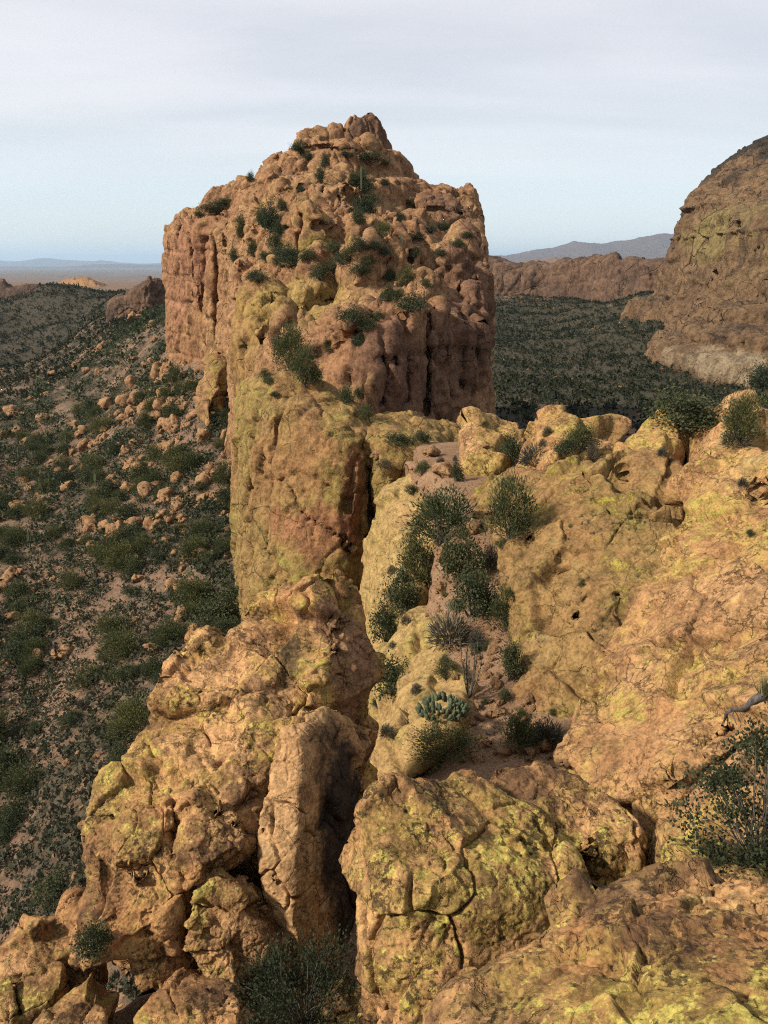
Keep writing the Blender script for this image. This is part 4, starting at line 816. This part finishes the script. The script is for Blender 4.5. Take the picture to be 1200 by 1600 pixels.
def bush_data(seed, clumps=26, leaves=900, rx=0.55, rz=0.85, spread=0.13, L=0.07, Wd=0.022, airy=0.0, stems=12, r0=0.022, base=0.12):
    rng = np.random.default_rng(seed); C = []
    while len(C) < clumps:
        p = rng.uniform(-1, 1, 3); p[2] = abs(p[2]) 
        if 0.25 < np.linalg.norm(p) < 1: C.append((p[0] * rx * (0.8 + 0.4 * rng.random()), p[1] * rx * (0.8 + 0.4 * rng.random()), base + p[2] * rz * (0.75 + 0.4 * rng.random())))
    C = np.array(C); sc = rng.uniform(0.55, 1.35, clumps); k = rng.choice(clumps, leaves, p=sc / sc.sum())
    off = rng.normal(size=(leaves, 3)) * spread * sc[k][:, None] * np.array((1, 1, 0.75)); P = C[k] + off; P[:, 2] = np.maximum(P[:, 2], 0.02)
    D = off + np.array((0, 0, 0.08)) + 0.12 * rng.normal(size=(leaves, 3)) + airy * (C[k] - np.array((0, 0, 0.0)))
    leafv = leaf_quads(P, D, L * rng.uniform(0.6, 1.3, leaves), Wd * rng.uniform(0.7, 1.2, leaves), rng)
    paths = []
    for j in range(stems):
        e = C[j % clumps]; b = np.array((rng.normal() * 0.03, rng.normal() * 0.03, -0.08)); t = np.linspace(0, 1, 5)[:, None]
        mid = (b + e) / 2 + rng.normal(size=3) * 0.06 + np.array((0, 0, 0.05))
        pts = (1 - t) ** 2 * b + 2 * t * (1 - t) * mid + t ** 2 * e; paths.append((pts, r0 * np.linspace(1, 0.3, 5)))
    return leafv, tubes(paths, 4)
def twig_data(seed, n=420, r=0.55, h=0.6):
    """Dry rounded bush of fine radiating twigs."""
    rng = np.random.default_rng(seed); a = rng.uniform(0, 6.283, n); el = np.arccos(rng.uniform(0.02, 1, n)); d = np.stack([np.sin(el) * np.cos(a) * r, np.sin(el) * np.sin(a) * r, np.cos(el) * h], 1)
    P = d * rng.uniform(0.25, 0.75, n)[:, None]; lv = leaf_quads(P, d + 0.15 * rng.normal(size=(n, 3)), rng.uniform(0.2, 0.42, n) * r, 0.011, rng)
    st = [(np.array([(0, 0, -0.05), x * 0.35 + (0, 0, 0.03), x * 0.7]), (0.012, 0.008, 0.004)) for x in d[:14]]
    return lv, tubes(st, 4)
def blade_data(seed, n=150, h=0.8):
    rng = np.random.default_rng(seed); d = np.stack([rng.normal(size=n) * 0.32, rng.normal(size=n) * 0.32, rng.uniform(0.6, 1.1, n)], 1)
    P = np.stack([rng.normal(size=n) * 0.06, rng.normal(size=n) * 0.06, np.full(n, -0.02)], 1)
    return leaf_quads(P, d, h * rng.uniform(0.5, 1.1, n), 0.012, rng), tubes([(np.array([(0, 0, -0.05), (0, 0, 0.04), (0, 0, 0.1)]), (0.05, 0.04, 0.02))], 6)
def wand_data(seed, n=11):
    """Ocotillo: long thorny wands from one foot."""
    rng = np.random.default_rng(seed); st, P, D = [], [], []
    for k in range(n):
        a = rng.uniform(0, 6.283); s = rng.uniform(0.12, 0.42); t = np.linspace(0, 1, 8)[:, None]; e = np.array((math.cos(a) * s, math.sin(a) * s, rng.uniform(0.7, 1.05)))
        pts = t * e + np.array((math.cos(a), math.sin(a), 0)) * 0.08 * np.sin(t * 3.1) - np.array((0, 0, 0.04)) * (1 - t); st.append((pts, np.linspace(0.022, 0.008, 8)))
        for q in range(26):
            u = rng.uniform(0.25, 1); P.append(pts[min(7, int(u * 7))] + (pts[min(7, int(u * 7) + 1 if u < 0.95 else 7)] - pts[min(7, int(u * 7))]) * rng.random()); D.append(rng.normal(size=3))
    return leaf_quads(np.array(P), np.array(D), 0.05, 0.014, rng), tubes(st, 5)
def saguaro_mesh(seed, arms):
    rng = np.random.default_rng(seed)
    def col(P, r):
        m = len(P); S = 20; a = np.arange(S) * 2 * math.pi / S; rr = r * (1 + 0.13 * np.where(np.arange(S) % 2, 1, -1)); P = np.asarray(P); T = unit(np.gradient(P, axis=0)); A = unit(np.cross(T, np.array((0.1, 1, 0.05)))); B = np.cross(T, A)
        prof = np.ones(m); prof[-1] = 0.12; prof[-2] = 0.62; prof[-3] = 0.9; prof[0] = 0.8
        ring = P[:, None] + (prof[:, None] * rr[None])[:, :, None] * (np.cos(a)[None, :, None] * A[:, None] + np.sin(a)[None, :, None] * B[:, None])
        I = np.arange(m * S).reshape(m, S); J = np.roll(I, -1, 1); return ring.reshape(-1, 3), np.stack([I[:-1].ravel(), J[:-1].ravel(), J[1:].ravel(), I[1:].ravel()], 1)
    z = np.array([-0.05, 0.1, 0.3, 0.5, 0.7, 0.85, 0.95, 0.98, 1.0]); parts = [col(np.stack([0 * z, 0 * z, z], 1), 0.055)]
    for (a, h0, h1) in arms:
        c, s = math.cos(a), math.sin(a); p = [(0, h0), (0.09, h0), (0.14, h0 + 0.03), (0.155, h0 + 0.09), (0.155, h0 + 0.2), (0.155, h1 - 0.03), (0.155, h1 - 0.012), (0.155, h1)]
        parts.append(col(np.array([(x * c, x * s, zz_) for x, zz_ in p]), 0.04))
    return parts
def hedgehog_data(seed):
    """Low clump of many short bristly stems."""
    rng = np.random.default_rng(seed); st = []; P = []; D = []
    for k in range(90):
        a = rng.uniform(0, 6.28); r = 0.5 * math.sqrt(rng.random()); b = np.array((math.cos(a) * r, math.sin(a) * r * 0.8, 0.28 * (1 - (r / 0.5) ** 2) - 0.03)); d = unit(np.array((b[0] * 0.9, b[1] * 0.9, 0.55)) + 0.08 * rng.normal(size=3)); L = rng.uniform(0.10, 0.17)
        st.append((np.array([b, b + d * L * 0.5, b + d * L * 0.85, b + d * L]), (0.036, 0.04, 0.032, 0.006)))
        for q in range(10): P.append(b + d * L * rng.uniform(0.3, 1)); D.append(rng.normal(size=3))
    return leaf_quads(np.array(P), np.array(D), 0.05, 0.004, rng), tubes(st, 7)

PROTO = {}     # kind -> list of (foliage mesh, stem mesh)
def proto(kind, items, lm, sm): PROTO[kind] = [(mk_mesh(kind + '_foliage', *a, M[lm], False), mk_mesh(kind + '_stems', *b, M[sm])) for a, b in items]
proto('dark', [bush_data(s, 34, 3000, 0.5, 0.75, 0.12, 0.065, 0.020) for s in (1, 2, 3)], 'leaf_dark', 'bark')
proto('olive', [bush_data(s, 40, 3600, 0.5, 0.8, 0.11, 0.075, 0.012, 0.4, 14) for s in (4, 5, 6)], 'leaf_olive', 'bark')
proto('grey', [twig_data(s, 800) for s in (7, 8)], 'leaf_grey', 'bark')
proto('pale', [bush_data(9, 18, 800, 0.45, 0.55, 0.10, 0.07, 0.022)], 'leaf_pale', 'bark')
proto('grass', [blade_data(10)], 'straw', 'bark')
proto('ocotillo', [wand_data(11), wand_data(12)], 'leaf_dark', 'bark')
proto('hedgehog', [hedgehog_data(13)], 'leaf_pale', 'cactus')
proto('leafy', [bush_data(14, 70, 7500, 0.55, 0.7, 0.07, 0.032, 0.0095, 0.3, 70, 0.009, 0.03)], 'leaf_fg', 'bark')
proto('sparse', [bush_data(15, 80, 6500, 0.55, 0.95, 0.055, 0.030, 0.012, 0.2, 80, 0.007, 0.0)], 'leaf_fg', 'bark')
bpy.context.view_layer.update(); DG = bpy.context.evaluated_depsgraph_get()
def hit(px, py):
    d = Vector(W(px, py, 1.0)).normalized(); ok, loc, nrm, idx, o, mtx = scene.ray_cast(DG, (0, 0, 0), d)
    return (np.array(loc), o.name) if ok else (None, None)
def plant(kind, px, py, w, h, label, cat='shrub', group=None, name='shrub', var=0, tilt=0.0):
    p, on = hit(px, py)
    if p is None: return None
    dist = p[1] * CT - p[2] * ST; ww = w * dist / F; hh = h * dist / F * 1.05
    e = ob(name, None, None, p); fm, sm = PROTO[kind][var % len(PROTO[kind])]
    e.rotation_euler = (0, tilt, random.uniform(0, 6.28)); e.scale = (ww / 1.1, ww / 1.1, hh / (0.95 if kind not in ('hedgehog', 'grey') else 0.55))
    tag(e, label, cat, group)
    ob('foliage' if kind not in ('hedgehog', 'grass') else ('spines' if kind == 'hedgehog' else 'blades'), fm, e); ob('stem' if kind != 'grass' else 'root', sm, e)
    return e
NEAR = [  # kind, px, py of the foot, width, height in the photograph, label
 ('leafy', 478,1600,185,150,'dense dark green shrub filling the hollow at the bottom left of centre'),
 ('sparse', 1185,1335,230,200,'dark green leafy shrub with bare twigs at the right edge'),
 ('dark', 150,1490,50,60,'small dark plant between the yellow face and the corner blocks'),
 ('grass', 1195,1092,55,55,'tuft of dry grass at the right edge above the dead branch'),
 ('olive', 690,838,95,72,'wide olive bush on the rim of the large yellow dome'),
 ('olive', 796,842,62,92,'upright olive bush against the rock shelf right of the gully'),
 ('dark', 722,905,62,80,'dark green bush in the middle of the gully below the orange block'),
 ('dark', 738,962,62,72,'dark green bush low in the gully, beside the pale green one'),
 ('pale', 712,955,34,34,'small pale green plant at the foot of the dark gully bushes'),
 ('grey', 702,1005,80,52,'wide grey twiggy bush in the gully below the pale green plant'),
 ('grey', 766,888,36,38,'small grey twiggy bush beside the gully wall'),
 ('dark', 603,998,46,60,'dark bush low on the cleft between the large and middle domes'),
 ('dark', 628,955,52,62,'dark bush halfway up the cleft between the domes'),
 ('olive', 650,905,58,72,'olive bush at the top of the cleft between the domes'),
 ('dark', 614,1082,62,56,'dark green bush in the cleft above the nearest dome'),
 ('grey', 634,975,18,18,'tiny round grey bush on the middle dome'),
 ('dark', 796,1062,34,66,'narrow dark bush at the foot of the olive wall'),
 ('olive', 792,985,48,70,'olive bush in the shade of the gully wall'),
 ('grey', 745,1008,32,24,'small grey bush on the gully path'),
 ('ocotillo', 733,1090,52,82,'dark spiny wand plant standing beside the bristly clump'),
 ('hedgehog', 692,1112,76,40,'pale green bristly cactus clump on the nearest dome'),
 ('olive', 698,1060,32,30,'small olive bush above the cactus clump'),
 ('olive', 812,1165,62,48,'olive bush at the foot of the gully behind the rock block'),
 ('grey', 855,1165,60,46,'grey twiggy bush in the nook under the olive wall'),
 ('olive', 690,1182,84,46,'olive bush just behind the centre rock block'),
 ('grey', 604,1150,24,22,'tiny grey bush on the nearest dome by the spire'),
 ('dark', 800,722,34,46,'dark bush in the notch beside the rounded boulder'),
 ('grey', 835,726,56,34,'grey twiggy bush right of the notch on the ridge'),
 ('olive', 908,706,48,42,'olive bush on the broad ochre dome, upper one'),
 ('dark', 884,708,34,24,'low dark bush beside the olive one on the broad dome'),
 ('grey', 925,716,22,26,'small grey bush at the right end of the rock shelf'),
 ('dark', 1062,668,92,56,'large dark bush on the ridge crest against the valley'),
 ('olive', 1158,688,62,66,'feathery olive bush on the ridge crest near the right edge'),
 ('grey', 1148,696,52,26,'grey twigs below the feathery bush on the crest'),
 ('dark', 1192,604,40,36,'dark bush at the right edge behind the crest hump'),
 ('dark', 714,752,18,34,'narrow dark bush on the bare saddle soil'),
 ('olive', 660,742,24,20,'small bush on top of the large yellow dome'),
 ('dark', 642,772,18,16,'tiny dark bush on the face of the large dome'),
 ('dark', 690,742,18,14,'tiny dark bush near the cave under the flat rock'),
 ('grey', 600,730,26,14,'low grey bush at the top end of the deep crack'),
 ('dark', 622,695,40,18,'low dark bush on the terrace below the front cliff'),
 ('dark', 660,690,26,18,'low dark bush on the terrace beside the orange block'),
 ('olive', 570,655,26,20,'small olive bush on the buttress top above the crack'),
 ('dark', 540,632,26,28,'dark bush at the foot of the front cliff of the butte'),
 ('dark', 822,655,12,10,'tiny bush on the rounded boulder by the butte'),
]
for i, (k, px, py, w, h, lab) in enumerate(NEAR): 
    if plant(k, px, py, w * 1.08, h * 1.05, lab, 'cactus' if k in ('hedgehog', 'ocotillo') else ('grass' if k == 'grass' else 'shrub'), 'plants of the near ridge', {'hedgehog': 'cactus_clump', 'ocotillo': 'ocotillo', 'grass': 'grass_tuft'}.get(k, 'shrub'), i) is None: log('missed', lab)
BUTTE = [('olive',455,578,46,58),('dark',442,552,34,30),('olive',478,600,34,50),('dark',492,598,22,26),('dark',460,415,52,26),('dark',400,438,30,16),('dark',424,362,26,40),('dark',428,392,22,26),('dark',500,436,26,26),('dark',470,238,28,15),
 ('dark',566,336,34,24),('dark',568,300,26,34),('dark',500,284,14,22),('dark',548,508,40,26),('dark',590,500,22,14),('dark',642,486,44,24),('olive',636,446,28,26),('dark',606,470,20,24),('olive',514,552,16,22),
 ('olive',598,370,28,22),('dark',562,392,26,20),('dark',536,412,34,18),('dark',576,256,40,18),('dark',508,262,12,20),('dark',330,332,36,14),('dark',352,322,26,12),('dark',648,402,18,16),('dark',694,360,20,12),('dark',392,284,10,14),('dark',468,202,10,8),
 ('dark',520,395,26,16),('dark',585,390,20,14),('dark',610,440,16,20),('dark',564,430,30,18),('dark',675,365,16,12),('dark',730,372,18,10),('dark',410,352,18,28),('dark',378,372,14,34),('dark',540,245,26,10),('dark',602,258,14,8),('dark',690,400,18,10),('dark',625,345,16,14),('olive',415,590,18,12),('dark',430,620,14,8),('dark',560,620,14,14),('dark',385,545,10,20),('dark',500,350,10,10),('dark',470,300,10,10),('dark',595,188,10,8),('dark',555,176,8,6),('dark',510,190,10,6),
 ('dark',440,404,30,18),('dark',482,410,26,20),('dark',415,408,20,16),('dark',436,372,20,22),('olive',548,402,26,16),('dark',575,412,22,14),('dark',600,400,20,14),('dark',520,425,18,16),('dark',560,350,20,22),('dark',580,320,22,18),('dark',552,288,18,18),('dark',600,290,16,10),('dark',480,250,16,12),('dark',440,330,14,18),('dark',395,400,16,24),('dark',365,410,12,22),('olive',620,470,22,18),('dark',575,515,26,16),('dark',560,540,20,16),('dark',665,450,18,14),('dark',655,375,20,12),('dark',715,385,18,10),('dark',310,340,18,10),('dark',640,320,14,10),('dark',420,600,18,12)]
pos = lambda py: 'near its summit' if py < 300 else ('high on its steps' if py < 380 else ('across its middle' if py < 450 else 'low on its front'))
for i, (k, px, py, w, h) in enumerate(BUTTE):
    big = w * h > 1400
    plant(k, px, py, w * 1.1, h * 1.1, uniq(('large %s bush on the butte, %s' if big else 'small %s bush on the butte, %s') % ('olive' if k == 'olive' else 'dark green', '%s percent across, %s percent down' % (num(px / 12), num(py / 16)))), 'shrub', 'bushes on the butte', 'shrub', i)
sag = saguaro_mesh(1, [(0.3, 0.35, 0.72), (3.4, 0.42, 0.8)]); sag1 = saguaro_mesh(2, [])
def saguaro(px, py, h, armed, label, group='saguaro cacti'):
    p, on = hit(px, py)
    if p is None: return
    e = ob('saguaro', None, None, p); s = h * (p[1] * CT - p[2] * ST) / F; e.scale = (0.65 * s, 0.65 * s, s); e.rotation_euler = (0, 0, random.uniform(0, 6.28)); tag(e, label, 'cactus', group)
    for i, (v, q) in enumerate(sag if armed else sag1): ob('trunk' if i == 0 else 'arm', SAGM[(armed, i)], e)
SAGM = {(a, i): mk_mesh('saguaro_part', v, q.astype(np.int32), M['cactus']) for a, S in ((True, sag), (False, sag1)) for i, (v, q) in enumerate(S)}
saguaro(565, 300, 36, False, 'thin saguaro standing in the notch below the summit, left of the pair'); saguaro(570, 302, 28, False, 'shorter saguaro beside the thin one below the summit')
saguaro(626, 382, 18, False, 'lone saguaro on the right shoulder of the butte'); saguaro(440, 386, 16, True, 'small saguaro on the left steps of the butte')
for px, py, h in ((60,610,24),(105,705,26),(190,560,22),(30,720,22),(145,545,18),(230,640,22),(48,860,34),(150,760,26)): saguaro(px, py, h, h > 23, 'saguaro among left slope scrub, %s percent across, %s percent down' % (num(px / 12), num(py / 16)), 'saguaros on the left slope')
log('plants')

# ------------------------------------------------------------------ talus boulders and scrub on the slopes
def rnd_rock(seed, h=0.08, sub=1):
    rng = np.random.default_rng(seed); P = unit(rng.normal(size=(17, 3))) * rng.uniform(0.7, 1.0, (17, 1)) * np.array((rng.uniform(.8, 1.1), rng.uniform(.6, .9), rng.uniform(.5, .8))); g_ = Grid((-1.5,) * 3, (1.5,) * 3, h); g_.hull(P, 0.015)
    v, q = g_.mesh(sub); n = normals(v, q); return v + n * (disp_near(v + seed * 3.7, n, 0.9, nod=1.3, crack=1.2, lump=0.6))[:, None], q
ROCKS = [mk_mesh('boulder', *rnd_rock(s), M['boulder']) for s in range(8)]
M['leaf_low'] = leaf_mat('low_scrub_leaf', (0.045, 0.048, 0.030), (0.10, 0.092, 0.062))
LOWR = [rnd_rock(s + 20, 0.5, 0) for s in range(6)]
def eul(n, rng): return rng.uniform(0, 6.283, n)
def scatter_mesh(name, protos, P, S, A, mat, label, cat=None, sq=None, smooth=False):
    """One joined mesh of many small things that nobody would count."""
    V, Q, o = [], [], 0
    for i, pr in enumerate(protos):
        k = np.arange(len(P)) % len(protos) == i
        if not k.any(): continue
        v, q = pr; c, s = np.cos(A[k]), np.sin(A[k]); m = int(k.sum()); sz = S[k][:, None]
        hz = sz if sq is None else sz * sq[k][:, None]
        X = v[None, :, 0] * c[:, None] - v[None, :, 1] * s[:, None]; Yy = v[None, :, 0] * s[:, None] + v[None, :, 1] * c[:, None]
        vv = np.stack([X * sz, Yy * sz, v[None, :, 2] * hz], 2) + P[k][:, None]
        V.append(vv.reshape(-1, 3)); Q.append((q[None] + (np.arange(m) * len(v))[:, None, None] + o).reshape(-1, q.shape[1])); o += m * len(v)
    me = mk_mesh(name, np.concatenate(V), np.concatenate(Q), mat, smooth); log(name, len(me.polygons))
    return tag(ob(name, me), label, kind='stuff')
def in_view(P, m=0): u, w, d = project(P); return (u > -m) & (u < 1200 + m) & (w > -m) & (w < 1600 + m) & (P[:, 1] > 5)
def visible(P, lift=0.6):
    out = np.zeros(len(P), bool)
    for i, p in enumerate(P):
        q = Vector(p) + Vector((0, 0, lift)); L = q.length; ok, loc, *_ = scene.ray_cast(DG, (0, 0, 0), q.normalized()); out[i] = (not ok) or loc.length > L - 1.5 - 0.01 * L
    return out
def slope_points(n, rmin, rmax, azmin, azmax, seed, pw=1.0):
    rng = np.random.default_rng(seed); r = np.sqrt(rng.uniform(rmin ** 2, rmax ** 2, n)) if pw == 1 else rmin * (rmax / rmin) ** rng.random(n); a = np.radians(rng.uniform(azmin, azmax, n)); x, y = r * np.sin(a), r * np.cos(a)
    return np.stack([x, y, ground_z(x, y)], 1).astype(np.float64), rng
def outside_rock(P): 
    d = poly_sd(mp, P[:, 0].astype(np.float32), P[:, 1].astype(np.float32)); e = poly_sd(np.array(ridge_poly, np.float32), P[:, 0].astype(np.float32), P[:, 1].astype(np.float32)); return (d > 0.5) & (e > 1.0)
# boulders on the left talus, thicker towards the foot of the butte
P, rng = slope_points(20000, 26, 260, -34, -2, 51)
footd = np.array([np.hypot(P[:, 0] - x, P[:, 1] - y) for x, y in ((-22, 108), (-27, 122), (-14, 85), (-32, 128))]).min(0)
dens = 0.16 + 0.9 * sst(fbm(P / 16 + 4, 3), 0.0, 0.35) * np.exp(-P[:, 1] / 400) + 1.1 * np.exp(-footd / 14)
k = (rng.random(len(P)) < dens * 0.75) & outside_rock(P) & in_view(P, 30); P = P[k]; footd = footd[k]
S = 0.19 * (1 - rng.random(len(P))) ** -0.55 * (1 + 1.1 * np.exp(-footd / 12)); S = np.minimum(np.clip(S, 0.2, 3.0), np.linalg.norm(P, axis=1) / 62)
vis = visible(P); P, S = P[vis], S[vis]
app = S / np.linalg.norm(P, axis=1); o_ = np.argsort(-app); big, rest = o_[:300], o_[300:]
log('talus', len(P))
for j, i in enumerate(big):
    b = ob('boulder', ROCKS[j % 8], None, P[i] + (0, 0, 0.15 * S[i])); b.scale = (S[i], S[i], S[i] * random.uniform(0.8, 1.2)); b.rotation_euler = (random.uniform(-.4, .4), random.uniform(-.4, .4), random.uniform(0, 6.28))
    tag(b, uniq('%s orange boulder on the left slope, %s' % ('large' if app[i] > app[big[60]] else 'small', place(P[i]))), 'boulder', 'boulders of the left talus slope')
scatter_mesh('slope_stones', LOWR, P[rest], S[rest], eul(len(rest), rng), M['boulder'], 'small scattered stones all over the left talus slope')
# scrub
FAR = [bush_data(60 + s, 8, 12, 0.5, 0.7, 0.16, 0.5, 0.21)[0] for s in range(4)]
MID = [bush_data(70 + s, 16, 44, 0.5, 0.7, 0.14, 0.27, 0.10)[0] for s in range(4)]
P, rng = slope_points(24000, 26, 230, -34, -2, 61)
cl_ = fbm(P / 11 + 40, 3); k = (rng.random(len(P)) < (0.34 + 0.5 * np.exp(-np.hypot(P[:, 0], P[:, 1]) / 70)) * (0.35 + sst(cl_, -0.35, 0.35))) & outside_rock(P) & in_view(P, 40); P = P[k]
S = np.clip(0.46 * (1 - rng.random(len(P))) ** -0.40, 0.4, 2.4); vis = visible(P, 0.8); P, S = P[vis], S[vis]
app = S / np.linalg.norm(P, axis=1); o_ = np.argsort(-app); big, rest = o_[:165], o_[165:]; log('scrub', len(P))
kinds = ['dark', 'olive', 'grey', 'dark', 'olive', 'dark']
for j, i in enumerate(big):
    kd = kinds[rng.integers(0, 6)] if S[i] < 1.6 else ('olive' if rng.random() < 0.65 else 'dark')
    e = ob('shrub', PROTO[kd][j % len(PROTO[kd])][0], None, P[i] - (0, 0, 0.05 * S[i])); s = S[i] * 1.15; e.scale = (s, s, s * rng.uniform(0.75, 1.0)); e.rotation_euler = (0, 0, rng.uniform(0, 6.28))
    e.data.materials  # shared mesh
    tag(e, uniq('%s %s bush on left slope, %s' % ('large' if S[i] > 1.6 else 'small', {'dark': 'dark green', 'olive': 'olive green', 'grey': 'grey twiggy'}[kd], place(P[i]))), 'shrub', 'scrub on the left talus slope')
hf = len(rest) * 3 // 5
scatter_mesh('slope_scrub', MID, P[rest[:hf]], S[rest[:hf]] * 1.15, eul(hf, rng), M['leaf_dark'], 'dark low desert scrub between the boulders of the left slope')
scatter_mesh('dry_scrub', MID, P[rest[hf:]], S[rest[hf:]] * 1.0, eul(len(rest) - hf, rng), M['leaf_grey'], 'grey dry scrub between the boulders of the left slope')
P, rng = slope_points(22000, 24, 140, -34, -2, 91, 2.0); k = outside_rock(P) & in_view(P, 20) & (rng.random(len(P)) < 0.75); P = P[k]; vis = visible(P, 0.4); P = P[vis]
hf = len(P) // 2; scatter_mesh('low_scrub', FAR, P[:hf], rng.uniform(0.22, 0.75, hf), eul(hf, rng), M['leaf_low'], 'low grey scrub speckling the lower left slope')
scatter_mesh('rubble', LOWR, P[hf:], np.clip(0.075 * (1 - rng.random(len(P) - hf)) ** -0.5, 0.06, 0.6), eul(len(P) - hf, rng), M['boulder'], 'rubble lying between the scrub of the lower left slope')
# far left hills, their scrub thickened in place of cloud shadow, and the valley on the right
for nm, n, r0, r1, a0, a1, sd, lab in (('hill_scrub', 20000, 220, 620, -34, -9, 81, 'dark scrub covering the far hills on the left'), ('valley_scrub', 30000, 120, 720, 5, 32, 82, 'dark green scrub covering the valley slope on the right')):
    P, rng = slope_points(n, r0, r1, a0, a1, sd); k = in_view(P, 40) & (fbm(P / 26, 4, 0.6) > -0.08 - rng.random(len(P)) * 0.6) & outside_rock(P); P = P[k]
    vis = visible(P, 1.0); P = P[vis]; S = np.clip(0.62 * (1 - rng.random(len(P))) ** -0.35, 0.6, 2.0)
    scatter_mesh(nm, FAR, P, S, eul(len(P), rng), M['leaf_far'], lab)
    k = rng.random(len(P)) < 0.07; Q_ = P[k] + rng.normal(size=(int(k.sum()), 3)) * (3, 3, 0)
    Q_[:, 2] = ground_z(Q_[:, 0], Q_[:, 1])
    scatter_mesh(nm.replace('scrub', 'stones'), LOWR, Q_, rng.uniform(0.4, 1.3, len(Q_)), eul(len(Q_), rng), M['boulder'], 'pale stones among the ' + lab.split(' covering ')[1])
log('slopes')
# ------------------------------------------------------------------ stones in the gully and the dead branch
for px, py, w, h, lab in [(672,712,40,22,'squared orange block standing on the terrace beyond the saddle'),(690,745,60,30,'flat rock roofing a small cave on the saddle'),(692,875,34,40,'upright orange block in the middle of the gully'),(738,832,36,30,'pointed brown boulder right of the olive bush'),(775,810,44,30,'blocky tan boulder under the rock shelf'),
  (590,715,30,18,'pink boulder at the top of the deep crack'),(758,700,20,10,'low stone by the rounded boulder'),(848,1172,36,26,'rounded stone at the right end of the gully foot'),(880,1195,38,18,'dark flat stone behind the centre rock block'),(830,1180,30,22,'pale stone beside the dark flat one'),(806,1176,22,16,'small tan stone left of the pale one'),
  (712,1062,18,14,'small round stone above the cactus clump'),(650,1075,14,12,'small stone on the nearest dome'),(745,1040,20,10,'flat stone on the gully path'),(780,1100,22,10,'flat stone low on the gully path'),(665,905,24,16,'pale stone beside the olive bush in the cleft')]:
    p, on = hit(px, py)
    if p is None: continue
    dd = (p[1] * CT - p[2] * ST) / F; b = ob('stone' if w < 30 else 'boulder', ROCKS[(px * 7) % 8], None, p + (0, 0, 0.25 * h * dd)); b.scale = (w * dd * 0.55, w * dd * 0.5, h * dd * 0.75); b.rotation_euler = (0.1, 0.1, px); tag(b, lab, 'stone' if w < 30 else 'boulder', 'loose rocks of the gully')
rng = np.random.default_rng(5); GS = []
for _ in range(3600):
    px, py = rng.uniform(640, 860), rng.uniform(720, 1190); p, on = hit(px, py)
    if p is not None and on.startswith('ridge_ground'): GS.append(p)
GS = np.array(GS); sz = 0.04 * (1 - rng.random(len(GS))) ** -0.45; sz = np.clip(sz, 0.03, 0.3); o_ = np.argsort(-sz)
for j, i in enumerate(o_[:90]):
    b = ob('stone', ROCKS[j % 8], None, GS[i]); b.scale = (sz[i],) * 3; b.rotation_euler = (rng.uniform(-1, 1), rng.uniform(-1, 1), rng.uniform(0, 6)); tag(b, uniq('loose stone on the gully soil, ' + place(GS[i])), 'stone', 'stones strewn over the gully soil')
scatter_mesh('gravel', LOWR, GS[o_[90:]], sz[o_[90:]], eul(len(GS) - 90, rng), M['boulder'], 'gravel on the gully soil')
p0, _ = hit(1128, 1140)
if p0 is not None:
    path = [q for q in (hit(a, b)[0] for a, b in ((1128,1140),(1134,1122),(1146,1112),(1162,1112),(1178,1100),(1192,1092))) if q is not None]
    e = ob('dead_branch', mk_mesh('dead_branch', *tubes([(np.array(path) + (0, 0, 0.06), np.linspace(0.025, 0.07, len(path))), (np.array([path[2] + (0, 0, 0.06), path[2] + (-0.05, -0.1, 0.0), path[2] + (-0.02, -0.2, -0.1)]), (0.02, 0.014, 0.006))], 9), M['dead'])); tag(e, 'grey dead branch lying on the tan slab at the right edge', 'branch')
log('details')

rng = np.random.default_rng(77); cnt = 0
for _ in range(400):       # small dry tufts and sprigs in the cracks of the near ridge
    px, py = rng.uniform(560, 1190), rng.uniform(650, 1180); p, on = hit(px, py)
    if p is None or not (on.startswith('ridge_ground') or (rng.random() < 0.25 and on.startswith(('rock_dome', 'boulder', 'rock_wall')))) or p[1] > 60: continue
    k = ('grey', 'grass', 'olive', 'grey', 'dark')[rng.integers(0, 5)]; w = rng.uniform(9, 22)
    plant(k, px, py, w, w * rng.uniform(0.7, 1.1), uniq('tiny %s on the near ridge, %s percent across, %s percent down' % ({'grey': 'grey dry tuft', 'grass': 'straw grass tuft', 'olive': 'olive sprig', 'dark': 'dark green sprig'}[k], num(px / 12), num(py / 16))), 'grass' if k == 'grass' else 'shrub', 'small tufts on the near ridge', 'grass_tuft' if k == 'grass' else 'shrub', cnt); cnt += 1
    if cnt >= 48: break
# ------------------------------------------------------------------ the air
me = bpy.data.meshes.new('haze'); A = 70000.0
vs = [(x, y, z) for x in (-A, A) for y in (-A, A) for z in (-420.0, 640.0)]
me.from_pydata(vs, [], [(0, 1, 3, 2), (4, 6, 7, 5), (0, 4, 5, 1), (2, 3, 7, 6), (0, 2, 6, 4), (1, 5, 7, 3)]); me.update()
hm = bpy.data.materials.new('haze_air'); hm.use_nodes = True; g = G(hm.node_tree)
vol = g.node('ShaderNodeVolumePrincipled', {'Color': (0.56, 0.77, 1.0), 'Density': 3.0e-5, 'Anisotropy': 0.2})
g.t.links.new(vol.outputs[0], g.node('ShaderNodeOutputMaterial').inputs['Volume']); me.materials.append(hm)
tag(ob('haze', me), 'thin pale haze in the air', kind='stuff')
log('done', sum(len(m_.loops) - 2 * len(m_.polygons) for m_ in bpy.data.meshes), 'triangles in meshes')
